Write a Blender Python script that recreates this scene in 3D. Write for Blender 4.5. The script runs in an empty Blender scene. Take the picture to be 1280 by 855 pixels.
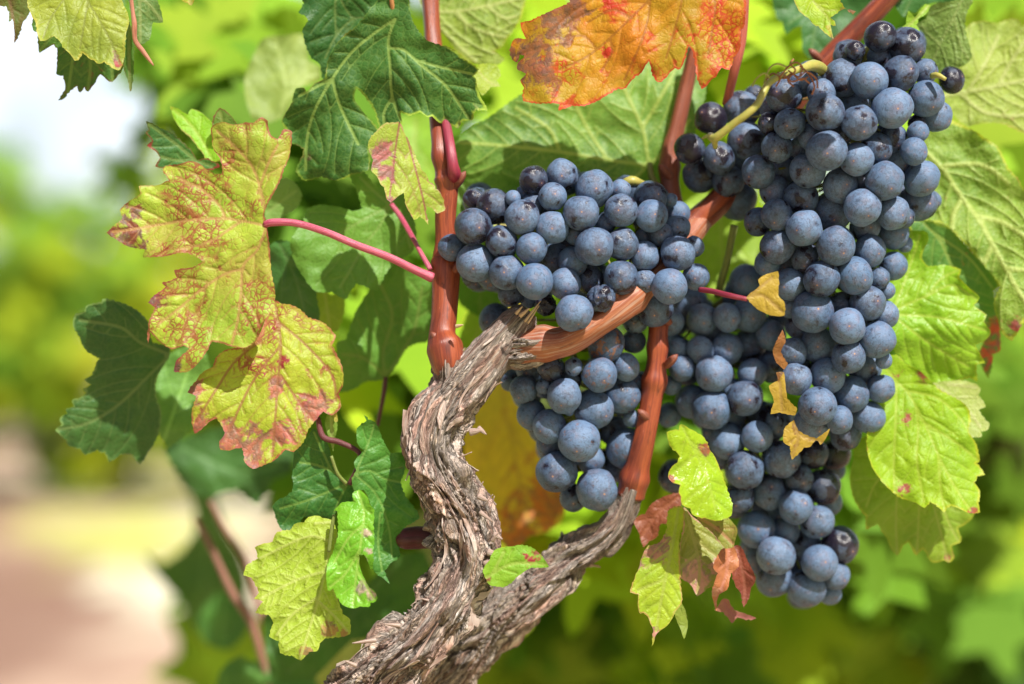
import bpy, math, random
import numpy as np
from mathutils import Vector, Matrix, Quaternion, noise
from mathutils.geometry import delaunay_2d_cdt

# ------------------------------------------------------------------ camera
scene = bpy.context.scene
D = 0.90                      # camera to plane of focus, metres
S = 0.43 / 1280               # metres per photo pixel on that plane
CAMZ = 0.62
cam_d = bpy.data.cameras.new('camera'); cam = bpy.data.objects.new('camera', cam_d)
scene.collection.objects.link(cam)
cam.location = (0, -D, CAMZ); cam.rotation_euler = (math.radians(90), 0, 0)
cam_d.sensor_width = 36; cam_d.lens = 36 * D / 0.43
cam_d.clip_start = 0.05; cam_d.clip_end = 2000
cam_d.dof.use_dof = True; cam_d.dof.focus_distance = D - 0.008; cam_d.dof.aperture_fstop = 3.4
scene.camera = cam

# ------------------------------------------------------------------ sky and sun
SUN_EL, SUN_AZ = math.radians(50), math.radians(31)      # azimuth: to the right of the viewer, in front of the vine
world = bpy.data.worlds.new('World'); scene.world = world; world.use_nodes = True
wn = world.node_tree; wn.nodes.clear()
def wnode(t, **k):
    n = wn.nodes.new(t)
    for a, b in k.items(): setattr(n, a, b)
    return n
sky = wnode('ShaderNodeTexSky', sky_type='NISHITA', sun_disc=False)
sky.sun_elevation = SUN_EL; sky.sun_rotation = math.radians(180) - SUN_AZ
sky.air_density = 1.0; sky.dust_density = 2.0
tc = wnode('ShaderNodeTexCoord'); cn = wnode('ShaderNodeTexNoise'); cn.inputs['Scale'].default_value = 2.6
cn.inputs['Detail'].default_value = 5; cn.inputs['Roughness'].default_value = .55
cr = wnode('ShaderNodeValToRGB'); cr.color_ramp.elements[0].position = .40; cr.color_ramp.elements[1].position = .60
mx = wnode('ShaderNodeMix', data_type='RGBA'); mx.inputs[7].default_value = (28, 29.5, 32, 1)
bg = wnode('ShaderNodeBackground'); bg.inputs['Strength'].default_value = 0.05
wo = wnode('ShaderNodeOutputWorld')
wn.links.new(tc.outputs['Generated'], cn.inputs['Vector']); wn.links.new(cn.outputs['Fac'], cr.inputs['Fac'])
# a bank of bright cloud low in the sky behind the vines, clear blue elsewhere
sx_ = wnode('ShaderNodeSeparateXYZ'); wn.links.new(tc.outputs['Generated'], sx_.inputs[0])
m1 = wnode('ShaderNodeMapRange', interpolation_type='SMOOTHSTEP'); wn.links.new(sx_.outputs['Y'], m1.inputs[0]); m1.inputs[1].default_value = .5; m1.inputs[2].default_value = .85
m2 = wnode('ShaderNodeMath', operation='MULTIPLY'); wn.links.new(cr.outputs['Color'], m2.inputs[0]); wn.links.new(m1.outputs[0], m2.inputs[1])
wn.links.new(m2.outputs[0], mx.inputs[0]); wn.links.new(sky.outputs['Color'], mx.inputs[6])
wn.links.new(mx.outputs[2], bg.inputs['Color']); wn.links.new(bg.outputs[0], wo.inputs['Surface'])

sun_d = bpy.data.lights.new('sun', 'SUN'); sun_d.energy = 5.0; sun_d.angle = math.radians(0.53); sun_d.color = (1, .955, .88)
sun = bpy.data.objects.new('sun', sun_d); scene.collection.objects.link(sun); sun.location = (1, -2, 3)
sv = Vector((math.sin(SUN_AZ) * math.cos(SUN_EL), -math.cos(SUN_AZ) * math.cos(SUN_EL), math.sin(SUN_EL)))
sun.rotation_euler = sv.to_track_quat('Z', 'Y').to_euler()

scene.view_settings.view_transform = 'Standard'; scene.view_settings.look = 'None'
scene.view_settings.gamma = 1; scene.view_settings.use_curve_mapping = False
scene.view_settings.exposure = 0.76
scene.render.engine = 'CYCLES'
scene.cycles.max_bounces = 8; scene.cycles.diffuse_bounces = 4; scene.cycles.transmission_bounces = 6

# ------------------------------------------------------------------ helpers
random.seed(7); rng = np.random.default_rng(7)
COL = scene.collection
def W(px, py, dep=0.0):
    k = S * (D + dep) / D
    return Vector(((px - 640) * k, dep, CAMZ - (py - 427.5) * k))
def link(name, me, mat=None, parent=None, loc=None):
    o = bpy.data.objects.new(name, me); COL.objects.link(o)
    if mat is not None and me is not None and len(me.materials) == 0: me.materials.append(mat)
    if loc is not None: o.location = loc
    if parent is not None:
        o.parent = parent
        if loc is not None: o.location = Vector(loc) - parent.location
    return o
def tag(o, label=None, cat=None, group=None, kind=None):
    if label: o['label'] = label
    if cat: o['category'] = cat
    if group: o['group'] = group
    if kind: o['kind'] = kind
    return o
def empty(name, loc):
    o = bpy.data.objects.new(name, None); COL.objects.link(o); o.location = loc; o.empty_display_size = .01
    return o
def mesh(name, v, f, smooth=True):
    me = bpy.data.meshes.new(name); me.from_pydata([tuple(p) for p in v], [], f)
    if smooth: me.polygons.foreach_set('use_smooth', [True] * len(me.polygons))
    me.update(); return me
def fattr(me, name, arr):
    a = me.attributes.new(name, 'FLOAT', 'POINT'); a.data.foreach_set('value', np.asarray(arr, dtype=np.float32))
def vattr(me, name, arr):
    a = me.attributes.new(name, 'FLOAT_VECTOR', 'POINT'); a.data.foreach_set('vector', np.asarray(arr, dtype=np.float32).ravel())
def cattr(me, name, arr):
    a = me.attributes.new(name, 'FLOAT_COLOR', 'POINT'); a.data.foreach_set('color', np.asarray(arr, dtype=np.float32).ravel())

# ------------------------------------------------------------------ material helper
class NT:
    def __init__(s, name):
        s.m = bpy.data.materials.new(name); s.m.use_nodes = True; s.t = s.m.node_tree; s.t.nodes.clear()
    def n(s, t, **k):
        nd = s.t.nodes.new(t)
        for a, b in k.items(): setattr(nd, a, b)
        return nd
    def set(s, sock, v):
        if isinstance(v, bpy.types.NodeSocket): s.t.links.new(v, sock)
        elif v is not None:
            if hasattr(sock.default_value, '__len__') and not hasattr(v, '__len__'): v = [v] * len(sock.default_value)
            if hasattr(v, '__len__') and len(v) == 3 and len(sock.default_value) == 4: v = (*v, 1)
            sock.default_value = v
    def math(s, op, a, b=None, c=None, clamp=False):
        nd = s.n('ShaderNodeMath', operation=op, use_clamp=clamp); s.set(nd.inputs[0], a)
        if b is not None: s.set(nd.inputs[1], b)
        if c is not None: s.set(nd.inputs[2], c)
        return nd.outputs[0]
    def ss(s, x, lo, hi, a=0., b=1.):
        nd = s.n('ShaderNodeMapRange', interpolation_type='SMOOTHSTEP'); s.set(nd.inputs[0], x)
        for i, v in enumerate((lo, hi, a, b)): s.set(nd.inputs[i + 1], v)
        return nd.outputs[0]
    def mix(s, f, a, b, blend='MIX'):
        nd = s.n('ShaderNodeMix', data_type='RGBA', blend_type=blend); s.set(nd.inputs[0], f); s.set(nd.inputs[6], a); s.set(nd.inputs[7], b)
        return nd.outputs[2]
    def noise(s, vec, scale, detail=4, rough=.55, dist=0.):
        nd = s.n('ShaderNodeTexNoise'); s.set(nd.inputs['Vector'], vec); s.set(nd.inputs['Scale'], scale)
        nd.inputs['Detail'].default_value = detail; nd.inputs['Roughness'].default_value = rough; nd.inputs['Distortion'].default_value = dist
        return nd.outputs['Fac']
    def voro(s, vec, scale, feature='F1', out='Distance'):
        nd = s.n('ShaderNodeTexVoronoi', feature=feature); s.set(nd.inputs['Vector'], vec); s.set(nd.inputs['Scale'], scale)
        return nd.outputs[out]
    def attr(s, name, out='Fac', typ='GEOMETRY'):
        nd = s.n('ShaderNodeAttribute', attribute_type=typ, attribute_name=name); return nd.outputs[out]
    def vec(s, op, a, b=None, sc=None):
        nd = s.n('ShaderNodeVectorMath', operation=op); s.set(nd.inputs[0], a)
        if b is not None: s.set(nd.inputs[1], b)
        if sc is not None: s.set(nd.inputs['Scale'], sc)
        return nd.outputs[0]
    def bump(s, h, strength, dist):
        nd = s.n('ShaderNodeBump'); s.set(nd.inputs['Height'], h); nd.inputs['Strength'].default_value = strength; nd.inputs['Distance'].default_value = dist
        return nd.outputs[0]
    def objvec(s):
        t = s.n('ShaderNodeTexCoord'); i = s.n('ShaderNodeObjectInfo')
        r = s.vec('SCALE', s.comb(i.outputs['Random'], s.math('MULTIPLY', i.outputs['Random'], 7.3), s.math('MULTIPLY', i.outputs['Random'], 3.1)), sc=40.)
        return t.outputs['Object'], s.vec('ADD', t.outputs['Object'], r), i.outputs['Random']
    def comb(s, x, y, z):
        nd = s.n('ShaderNodeCombineXYZ')
        for i, v in enumerate((x, y, z)): s.set(nd.inputs[i], v)
        return nd.outputs[0]
    def bsdf(s, **k):
        nd = s.n('ShaderNodeBsdfPrincipled')
        for a, b in k.items(): s.set(nd.inputs[a.replace('_', ' ')], b)
        return nd
    def out(s, sh):
        o = s.n('ShaderNodeOutputMaterial'); s.t.links.new(sh, o.inputs['Surface']); return s.m

def leaf_material(name, a, b, vein, blotch=(.25, .04, .03), bl=0., edge=None, ew=0., spots=0., trans=.45, w1=2.2, w2=1.1,
                  rough=.5, tipc=None, under=False, bscale=55, vs=.75, bump=.5, third=None, th=0., net=0.):
    n = NT(name); ob, ov, rnd = n.objvec()
    v1 = n.attr('v1'); v2 = n.attr('v2'); ed = n.attr('ed'); u = n.attr('u')
    nz = n.noise(ov, 38, 4, .6); nf = n.noise(ov, 260, 4, .6)
    col = n.mix(n.ss(nz, .36, .66), a, b)
    col = n.mix(n.math('MULTIPLY', n.ss(nf, .4, .8), .35), col, tuple(c * 1.5 for c in a))
    warp = n.vec('ADD', ov, n.vec('SCALE', n.comb(nf, nz, nf), sc=.004))
    ret = n.voro(warp, 420, 'DISTANCE_TO_EDGE'); ret2 = n.voro(warp, 150, 'DISTANCE_TO_EDGE')
    rl = n.math('MAXIMUM', n.ss(ret, .10, .0), n.ss(ret2, .06, .0))
    vcol = vein
    col = n.mix(n.math('MULTIPLY', rl, .30 if under else .18), col, vcol)
    if third is not None:      # a second patchy colour
        col = n.mix(n.math('MULTIPLY', n.ss(n.noise(ov, 24, 3, .5), .5 - .2 * th, .62 - .12 * th), min(1, th * 1.3)), col, third)
    if spots > 0:
        vv = n.n('ShaderNodeTexVoronoi'); n.set(vv.inputs['Vector'], warp); vv.inputs['Scale'].default_value = 75
        sep = n.n('ShaderNodeSeparateColor'); n.t.links.new(vv.outputs['Color'], sep.inputs[0])
        m = n.math('MULTIPLY', n.ss(n.math('ADD', vv.outputs['Distance'], n.math('MULTIPLY', n.math('SUBTRACT', n.noise(ov, 420, 5, .7), .5), .9)), .26, .12), n.math('GREATER_THAN', sep.outputs[0], 1 - spots))
        col = n.mix(m, col, blotch)
    if bl > 0:
        bn = n.noise(ov, bscale, 7, .68, .6); bn2 = n.noise(ov, bscale * 5, 3, .7)
        x = n.math('ADD', n.math('MULTIPLY', bn, .8), n.math('MULTIPLY', bn2, .2))
        near = n.math('MULTIPLY', n.ss(n.math('MINIMUM', v1, n.math('MULTIPLY', v2, 1.5)), 10., 0.), .06)
        x = n.math('ADD', x, near)
        if ew: x = n.math('ADD', x, n.math('MULTIPLY', n.ss(ed, ew, 0.), .13))
        t = .70 - .22 * bl
        col = n.mix(n.math('MULTIPLY', n.ss(x, t, t + .07), .85), col, blotch)
    if net:
        nm = n.ss(n.math('ADD', n.noise(ov, 42, 5, .65), n.math('MULTIPLY', nf, .15)), .62 - .12 * net, .74 - .12 * net)
        ln = n.math('MAXIMUM', n.ss(ret, .13, .02), n.ss(ret2, .10, .01))
        ln = n.math('ADD', n.math('MULTIPLY', ln, .85), n.math('MULTIPLY', n.ss(nf, .55, .75), .6), clamp=True)
        col = n.mix(n.math('MULTIPLY', nm, ln), col, blotch)
    if edge is not None:
        e2 = n.math('ADD', ed, n.math('MULTIPLY', n.math('SUBTRACT', n.noise(ov, 90, 4, .6), .5), ew * 4))
        col = n.mix(n.math('MULTIPLY', n.ss(e2, ew, ew * .15), n.ss(n.noise(ov, 30, 3, .6), .36, .58, .15, .95)), col, edge)
    if tipc is not None:      # colour towards marked ends
        tn = n.math('ADD', n.noise(ov, 95, 7, .7, .8), n.math('MULTIPLY', n.ss(n.math('MINIMUM', v1, v2), 6., 0.), .08))
        tt = n.math('ADD', n.math('MULTIPLY', u, .62), n.math('MULTIPLY', n.math('SUBTRACT', tn, .5), 2.0))
        tt = n.math('MULTIPLY', n.ss(tt, .30, .52), n.ss(u, .06, .25))
        col = n.mix(n.math('MULTIPLY', tt, .9), col, n.mix(n.ss(nf, .42, .6), tipc, tuple(c * .45 + .05 for c in tipc)))
    vm = n.math('MAXIMUM', n.ss(v1, w1 * 1.3, w1 * .5), n.math('MULTIPLY', n.ss(v2, w2 * 1.5, w2 * .4), .45))
    col = n.mix(n.math('MULTIPLY', vm, vs), col, vcol)
    sgn = 1. if under else -1.
    h = n.math('ADD', n.math('MULTIPLY', n.ss(n.math('MINIMUM', v1, n.math('MULTIPLY', v2, 1.6)), 5., 0.), sgn),
               n.math('ADD', n.math('MULTIPLY', n.ss(ret, .0, .25), .45 * -sgn), n.math('MULTIPLY', nf, .8)))
    h = n.math('ADD', h, n.math('MULTIPLY', n.ss(ret2, .0, .35), .6 * -sgn))
    nb = n.bump(h, bump * .8, .0006)
    p = n.bsdf(Base_Color=col, Roughness=rough, Normal=nb, Specular_IOR_Level=.4)
    tr = n.n('ShaderNodeBsdfTranslucent'); n.set(tr.inputs[0], n.mix(1., col, (1.0, 1.0, .55), 'MULTIPLY')); n.set(tr.inputs[1], nb)
    ms = n.n('ShaderNodeMixShader'); ms.inputs[0].default_value = trans
    n.t.links.new(p.outputs[0], ms.inputs[1]); n.t.links.new(tr.outputs[0], ms.inputs[2])
    return n.out(ms.outputs[0])

def grape_material():
    n = NT('grape_skin'); ob, ov, rnd = n.objvec()
    rub = n.attr('rub', typ='OBJECT'); scar = n.attr('scar', typ='OBJECT')
    big = n.noise(ov, 1.3, 3, .5); mid = n.noise(ov, 4.5, 6, .68, .5); fine = n.noise(ov, 16, 4, .7)
    # scuffed streaks
    st = n.noise(n.vec('MULTIPLY', ov, (3., 3., 11.)), 1.2, 5, .65, 1.2)
    wear = n.math('ADD', n.math('ADD', n.math('MULTIPLY', mid, .42), n.math('MULTIPLY', fine, .34)), n.math('MULTIPLY', big, .24))
    wear = n.math('ADD', wear, n.math('MULTIPLY', n.math('SUBTRACT', rub, .5), .30))
    worn = n.ss(wear, .39, .66)
    stm = n.math('MULTIPLY', n.ss(n.math('ADD', st, n.math('MULTIPLY', fine, .14)), .60, .70), .62)
    rubbed = n.ss(n.math('ADD', n.math('ADD', n.math('MULTIPLY', big, 1.), n.math('MULTIPLY', fine, .22)), n.math('MULTIPLY', rub, .38)), .84, 1.0)
    micro = n.math('MULTIPLY', n.ss(n.noise(ov, 42, 3, .7), .52, .70), .38)
    nb = n.math('MAXIMUM', n.math('MAXIMUM', n.math('MAXIMUM', n.math('MULTIPLY', worn, .80), stm), rubbed), micro)
    bloomc = n.mix(rnd, (.080, .142, .252), (.126, .198, .325))
    bloomc = n.mix(n.math('MULTIPLY', n.ss(n.noise(ov, 2.2, 2), .46, .70), .6), bloomc, (.15, .15, .215))
    skin = n.mix(n.noise(ov, 2.5, 2), (.004, .005, .012), (.016, .008, .018))
    col = n.mix(nb, bloomc, skin)
    # fine dark lenticels
    vd = n.voro(ov, 9.); col = n.mix(n.math('MULTIPLY', n.ss(vd, .10, .04), .45), col, (.03, .02, .03))
    # style scar at the free end
    sep = n.n('ShaderNodeSeparateXYZ'); n.t.links.new(ob, sep.inputs[0])
    r = n.math('SQRT', n.math('ADD', n.math('MULTIPLY', sep.outputs[0], sep.outputs[0]), n.math('MULTIPLY', sep.outputs[1], sep.outputs[1])))
    top = n.math('GREATER_THAN', sep.outputs[2], 0.)
    halo = n.math('MULTIPLY', n.math('MULTIPLY', n.ss(n.math('ADD', r, n.math('MULTIPLY', fine, .3)), .50, .18), top), .42)
    col = n.mix(halo, col, (.12, .085, .13))
    dot = n.math('MULTIPLY', n.ss(r, .060, .03), top); col = n.mix(dot, col, (.34, .19, .11))
    sm = n.math('MULTIPLY', n.ss(n.math('ADD', n.noise(ov, 2.6, 5, .65), n.math('MULTIPLY', scar, .16)), .70, .74), scar)
    sm = n.math('MULTIPLY', sm, n.ss(fine, .32, .5))
    col = n.mix(sm, col, (.20, .085, .045))
    rg = n.math('ADD', n.math('MULTIPLY', n.math('SUBTRACT', 1., rubbed), .28), .20)
    rg = n.math('ADD', rg, n.math('MULTIPLY', fine, .12))
    p = n.bsdf(Base_Color=col, Roughness=rg, Specular_IOR_Level=.5, Normal=n.bump(n.math('ADD', n.math('MULTIPLY', mid, .6), n.math('ADD', n.math('MULTIPLY', fine, .25), n.math('MULTIPLY', sm, -.7))), .22, .05))
    n.set(p.inputs['Sheen Weight'], .03); n.set(p.inputs['Sheen Roughness'], .5); n.set(p.inputs['Sheen Tint'], (.55, .7, 1.))
    return n.out(p.outputs[0])

def bark_material(name='bark'):
    n = NT(name); fib = n.attr('fib', 'Vector')
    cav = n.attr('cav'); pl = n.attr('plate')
    fw = n.vec('ADD', fib, n.vec('SCALE', n.comb(n.noise(n.vec('MULTIPLY', fib, (2., 2., 45.)), 1., 2), n.noise(n.vec('MULTIPLY', fib, (2.4, 2.4, 52.)), 1., 2), 0.), sc=.55))
    v1 = n.vec('MULTIPLY', fw, (5., 5., 38.)); v2 = n.vec('MULTIPLY', fw, (13., 13., 70.)); v3 = n.vec('MULTIPLY', fw, (38., 38., 120.))
    a = n.noise(v1, 1., 4, .6, .6); b = n.noise(v2, 1., 6, .72, .6); c = n.noise(v3, 1., 4, .7, .3)
    crack = n.math('ABSOLUTE', n.math('SUBTRACT', n.noise(n.vec('MULTIPLY', fw, (7., 7., 30.)), 1., 5, .7, .4), .5))
    crack2 = n.math('ABSOLUTE', n.math('SUBTRACT', n.noise(n.vec('MULTIPLY', fw, (17., 17., 55.)), 1., 4, .7, .4), .5))
    col = n.mix(n.ss(a, .36, .60), (.50, .32, .235), (.64, .52, .42))
    col = n.mix(n.math('MULTIPLY', n.ss(pl, .25, .8), .7), col, (.58, .50, .44))
    col = n.mix(n.math('MULTIPLY', n.ss(b, .49, .62), .9), col, (.68, .61, .56))
    col = n.mix(n.math('MULTIPLY', n.ss(n.noise(v1, .7, 3), .50, .62), .6), col, (.50, .26, .20))
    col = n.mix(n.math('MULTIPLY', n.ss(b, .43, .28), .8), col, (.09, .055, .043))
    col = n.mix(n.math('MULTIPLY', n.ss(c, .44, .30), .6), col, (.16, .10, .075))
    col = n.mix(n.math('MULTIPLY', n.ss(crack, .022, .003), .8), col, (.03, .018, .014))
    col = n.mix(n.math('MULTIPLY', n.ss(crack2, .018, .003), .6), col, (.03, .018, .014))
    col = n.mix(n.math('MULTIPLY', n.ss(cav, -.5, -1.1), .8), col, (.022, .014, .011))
    h = n.math('ADD', n.math('MULTIPLY', b, 1.), n.math('MULTIPLY', c, .6))
    h = n.math('ADD', h, n.math('ADD', n.math('MULTIPLY', n.ss(crack, .0, .05), .9), n.math('MULTIPLY', n.ss(crack2, .0, .035), .5)))
    p = n.bsdf(Base_Color=col, Roughness=.70, Specular_IOR_Level=.35, Normal=n.bump(h, 1., .0014))
    return n.out(p.outputs[0])

def cane_material(name, c1, c2, dark, rough=.42, streak=.8, grey=0.):
    n = NT(name); fib = n.attr('fib', 'Vector')
    S_ = lambda a, b: n.vec('MULTIPLY', fib, (a, a, b))
    a = n.noise(S_(3., 34.), 1., 5, .65, .5); b = n.noise(S_(20., 20.), 1., 6, .75, .2); f = n.noise(S_(55., 40.), 1., 4, .7)
    patch = n.noise(S_(2.2, 75.), 1., 6, .7, .8); sp = n.noise(S_(7., 260.), 1., 3, .6)
    col = n.mix(n.ss(a, .38, .62), c1, c2)
    col = n.mix(n.math('MULTIPLY', n.ss(b, .48, .36), streak * .8), col, dark)
    col = n.mix(n.math('MULTIPLY', n.ss(f, .56, .68), .35), col, tuple(min(1, x * 1.9 + .05) for x in c1))
    col = n.mix(n.math('MULTIPLY', n.ss(patch, .53, .64), .62), col, dark)
    col = n.mix(n.math('MULTIPLY', n.ss(sp, .69, .74), .6), col, tuple(min(1, x * 1.8 + .14) for x in c1))
    if grey: col = n.mix(n.math('MULTIPLY', n.ss(n.noise(S_(6., 45.), 1., 6, .7), .50, .60), grey), col, (.50, .37, .29))
    rg = n.math('ADD', n.math('MULTIPLY', patch, .35), rough - .17)
    p = n.bsdf(Base_Color=col, Roughness=rg, Specular_IOR_Level=.5, Normal=n.bump(n.math('ADD', n.math('ADD', n.math('MULTIPLY', b, .45), n.math('MULTIPLY', f, .25)), n.math('MULTIPLY', patch, .7)), .5, .0006))
    return n.out(p.outputs[0])

def flat_material(name, c1, c2, scale, rough=.6, trans=0., bump=0.):
    n = NT(name); ob, ov, rnd = n.objvec()
    z = n.noise(ov, scale, 5, .6)
    col = n.mix(n.ss(z, .35, .65), c1, c2)
    p = n.bsdf(Base_Color=col, Roughness=rough)
    if bump: n.set(p.inputs['Normal'], n.bump(z, .6, bump))
    if trans:
        tr = n.n('ShaderNodeBsdfTranslucent'); n.set(tr.inputs[0], col); ms = n.n('ShaderNodeMixShader'); ms.inputs[0].default_value = trans
        n.t.links.new(p.outputs[0], ms.inputs[1]); n.t.links.new(tr.outputs[0], ms.inputs[2]); return n.out(ms.outputs[0])
    return n.out(p.outputs[0])

def foliage_material():
    n = NT('blurred_foliage'); nd = n.n('ShaderNodeAttribute', attribute_type='GEOMETRY', attribute_name='Col'); col = nd.outputs['Color']
    t = n.n('ShaderNodeTexCoord'); z = n.noise(t.outputs['Object'], 60, 3)
    col = n.mix(n.math('MULTIPLY', z, .5), col, n.mix(1., col, (.6, .7, .5), 'MULTIPLY'))
    p = n.bsdf(Base_Color=col, Roughness=.65, Specular_IOR_Level=.15)
    tr = n.n('ShaderNodeBsdfTranslucent'); n.set(tr.inputs[0], n.mix(1., col, (1., 1., .5), 'MULTIPLY')); ms = n.n('ShaderNodeMixShader'); ms.inputs[0].default_value = .4
    n.t.links.new(p.outputs[0], ms.inputs[1]); n.t.links.new(tr.outputs[0], ms.inputs[2]); return n.out(ms.outputs[0])

# ------------------------------------------------------------------ tubes
PLT = {}
def catmull(P, n):
    P = np.asarray(P, float); m = len(P)
    if m == 2: t = np.linspace(0, 1, n)[:, None]; return P[0] * (1 - t) + P[1] * t
    Q = np.vstack([2 * P[0] - P[1], P, 2 * P[-1] - P[-2]])
    L = np.r_[0, np.cumsum(np.linalg.norm(np.diff(P[:, :3], axis=0), axis=1))]
    out = []
    for s in np.linspace(0, L[-1], n):
        i = min(max(np.searchsorted(L, s, 'right') - 1, 0), m - 2)
        t = (s - L[i]) / max(L[i + 1] - L[i], 1e-9)
        a, b, c, d = Q[i], Q[i + 1], Q[i + 2], Q[i + 3]
        out.append(.5 * ((2 * b) + (c - a) * t + (2 * a - 5 * b + 4 * c - d) * t * t + (3 * b - a - 3 * c + d) * t ** 3))
    return np.array(out)
def tube_grid(path, n, k, disp=None):
    """path rows: px, py, radius px, depth m. returns grid positions (n,k,3), s (n,), centre, cav"""
    R = []
    for px, py, r, dep in path:
        w = W(px, py, dep); R.append((w.x, w.y, w.z, r * S * (D + dep) / D))
    C = catmull(R, n); c = C[:, :3]; rad = np.maximum(C[:, 3], .0002)
    T = np.gradient(c, axis=0); T /= np.linalg.norm(T, axis=1)[:, None] + 1e-12
    s = np.r_[0, np.cumsum(np.linalg.norm(np.diff(c, axis=0), axis=1))]
    N = np.zeros_like(c); up = np.array([0, -1., 0]); v = up - T[0] * up.dot(T[0])
    if np.linalg.norm(v) < .2: up = np.array([1., 0, 0]); v = up - T[0] * up.dot(T[0])
    v /= np.linalg.norm(v)
    for i in range(n):
        v = v - T[i] * v.dot(T[i]); v /= np.linalg.norm(v); N[i] = v
    B = np.cross(T, N); th = np.arange(k) * 2 * math.pi / k
    dirs = N[:, None, :] * np.cos(th)[None, :, None] + B[:, None, :] * np.sin(th)[None, :, None]
    rr = np.repeat(rad[:, None], k, 1); cav = np.zeros((n, k)); PLT.clear()
    if disp:
        for i in range(n):
            for j in range(k):
                q = disp(s[i], th[j], rad[i], s[-1]); rr[i, j] += q[0]; cav[i, j] = q[1]; PLT[i * k + j] = q[2] if len(q) > 2 else .5
    G = c[:, None, :] + dirs * rr[:, :, None]
    return G, s, c, cav, th, dirs
def tube_mesh(name, path, n=None, k=16, disp=None, caps=True, ret=False, origin=None):
    if n is None: n = max(8, int(sum(math.dist(a[:2], b[:2]) for a, b in zip(path, path[1:])) / 3))
    G, s, c, cav, th, dirs = tube_grid(path, n, k, disp)
    o = np.array(W(path[0][0], path[0][1], path[0][3])) if origin is None else np.array(origin)
    V = (G - o).reshape(-1, 3)
    F = [(i * k + j, i * k + (j + 1) % k, (i + 1) * k + (j + 1) % k, (i + 1) * k + j) for i in range(n - 1) for j in range(k)]
    fib = np.stack([np.cos(th)[None, :].repeat(n, 0), np.sin(th)[None, :].repeat(n, 0), s[:, None].repeat(k, 1)], -1).reshape(-1, 3)
    cv = cav.ravel()
    if caps:
        V = np.vstack([V, c[0] - o, c[-1] - o]); a = n * k
        F += [(a, (j + 1) % k, j) for j in range(k)] + [(a + 1, (n - 1) * k + j, (n - 1) * k + (j + 1) % k) for j in range(k)]
        fib = np.vstack([fib, [0, 0, 0], [0, 0, s[-1]]]); cv = np.r_[cv, 0, 0]
    me = mesh(name, V, F); vattr(me, 'fib', fib); fattr(me, 'cav', cv); fattr(me, 'plate', [PLT.get(i, .5) for i in range(len(V))])
    if ret: return me, o, G, s, dirs
    return me, o
def tube(name, path, mat, parent=None, **k):
    me, o = tube_mesh(name, path, **k)
    return link(name, me, mat, parent, Vector(o))
# ------------------------------------------------------------------ leaves
FR = {'Z1': (0, 0, .503), 'Z2': (340, 0, .3743), 'Z9': (0, 400, .532), 'Z10': (560, 0, .3125), 'Z14': (720, 520, .3509), 'P': (0, 0, 1)}
for c_ in range(4):
    for r_ in range(4): FR['T%d%d' % (c_, r_)] = (320 * c_, [0, 214, 428, 641][r_], .2502)
def fr(*seg):
    """('T11', (x,y), ..., 'P', (x,y) ...) -> photo pixels"""
    out = []; f = FR['P']
    for a in seg:
        if isinstance(a, str): f = FR[a]
        else: out.append((f[0] + a[0] * f[2], f[1] + a[1] * f[2]))
    return out
def resample(P, step, closed):
    P = np.asarray(P, float)
    if closed: P = np.vstack([P, P[:1]])
    out = []
    for a, b in zip(P[:-1], P[1:]):
        n = max(1, int(round(np.linalg.norm(b - a) / step)))
        for i in range(n): out.append(a + (b - a) * i / n)
    if not closed: out.append(P[-1])
    return np.array(out)
def smooth_outline(P, rounds=1):
    """slightly round the flanks, keep the corner points"""
    P = np.asarray(P, float); n = len(P); out = []
    for i in range(n):
        a, b, c, d = P[i - 1], P[i], P[(i + 1) % n], P[(i + 2) % n]
        L = np.linalg.norm(c - b)
        out.append(b)
        if L > 9:
            for t in (.33, .67):
                q = .5 * ((2 * b) + (c - a) * t * .6 + (2 * a - 5 * b + 4 * c - d) * t * t * .0) if False else b + (c - b) * t
                m = (a + d) / 2 - (b + c) / 2
                ml = np.linalg.norm(m)
                bulge = -m / (ml + 1e-6) * min(.06 * L, 2.2) * (4 * t * (1 - t))
                out.append(q + bulge)
    return np.array(out)
def inside(P, pts):
    x, y = pts[:, 0], pts[:, 1]; r = np.zeros(len(pts), bool)
    a = P; b = np.roll(P, -1, 0)
    for (x1, y1), (x2, y2) in zip(a, b):
        if y1 == y2: continue
        c = ((y1 > y) != (y2 > y)) & (x < (x2 - x1) * (y - y1) / (y2 - y1) + x1); r ^= c
    return r
def polydist(pts, segs):
    """distance of each point to the segments (m,4)"""
    best = np.full(len(pts), 1e3)
    if len(segs) == 0: return best
    for x1, y1, x2, y2 in segs:
        dx, dy = x2 - x1, y2 - y1; L = dx * dx + dy * dy + 1e-9
        t = np.clip(((pts[:, 0] - x1) * dx + (pts[:, 1] - y1) * dy) / L, 0, 1)
        d = np.hypot(pts[:, 0] - x1 - t * dx, pts[:, 1] - y1 - t * dy); best = np.minimum(best, d)
    return best
def segs_of(lines):
    return [(*a, *b) for l in lines for a, b in zip(l[:-1], l[1:])]
def serrate(P, rs, amp, step=9):
    """small teeth between the traced corners"""
    Q = resample(P, step, True); n = len(Q); c = Q.mean(0); out = []
    area = 0.5 * sum(Q[i, 0] * Q[(i + 1) % n, 1] - Q[(i + 1) % n, 0] * Q[i, 1] for i in range(n))
    sg = 1 if area > 0 else -1
    for i in range(n):
        a, b = Q[i], Q[(i + 1) % n]; t = b - a; L = np.linalg.norm(t) + 1e-6; nr = np.array([t[1], -t[0]]) / L * sg
        out.append(a + nr * rs.uniform(-.25, .25) * amp)
        if L > 5: out.append(a + t * rs.uniform(.55, .75) + nr * amp * rs.uniform(.3, 1.))
    return np.array(out)
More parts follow.
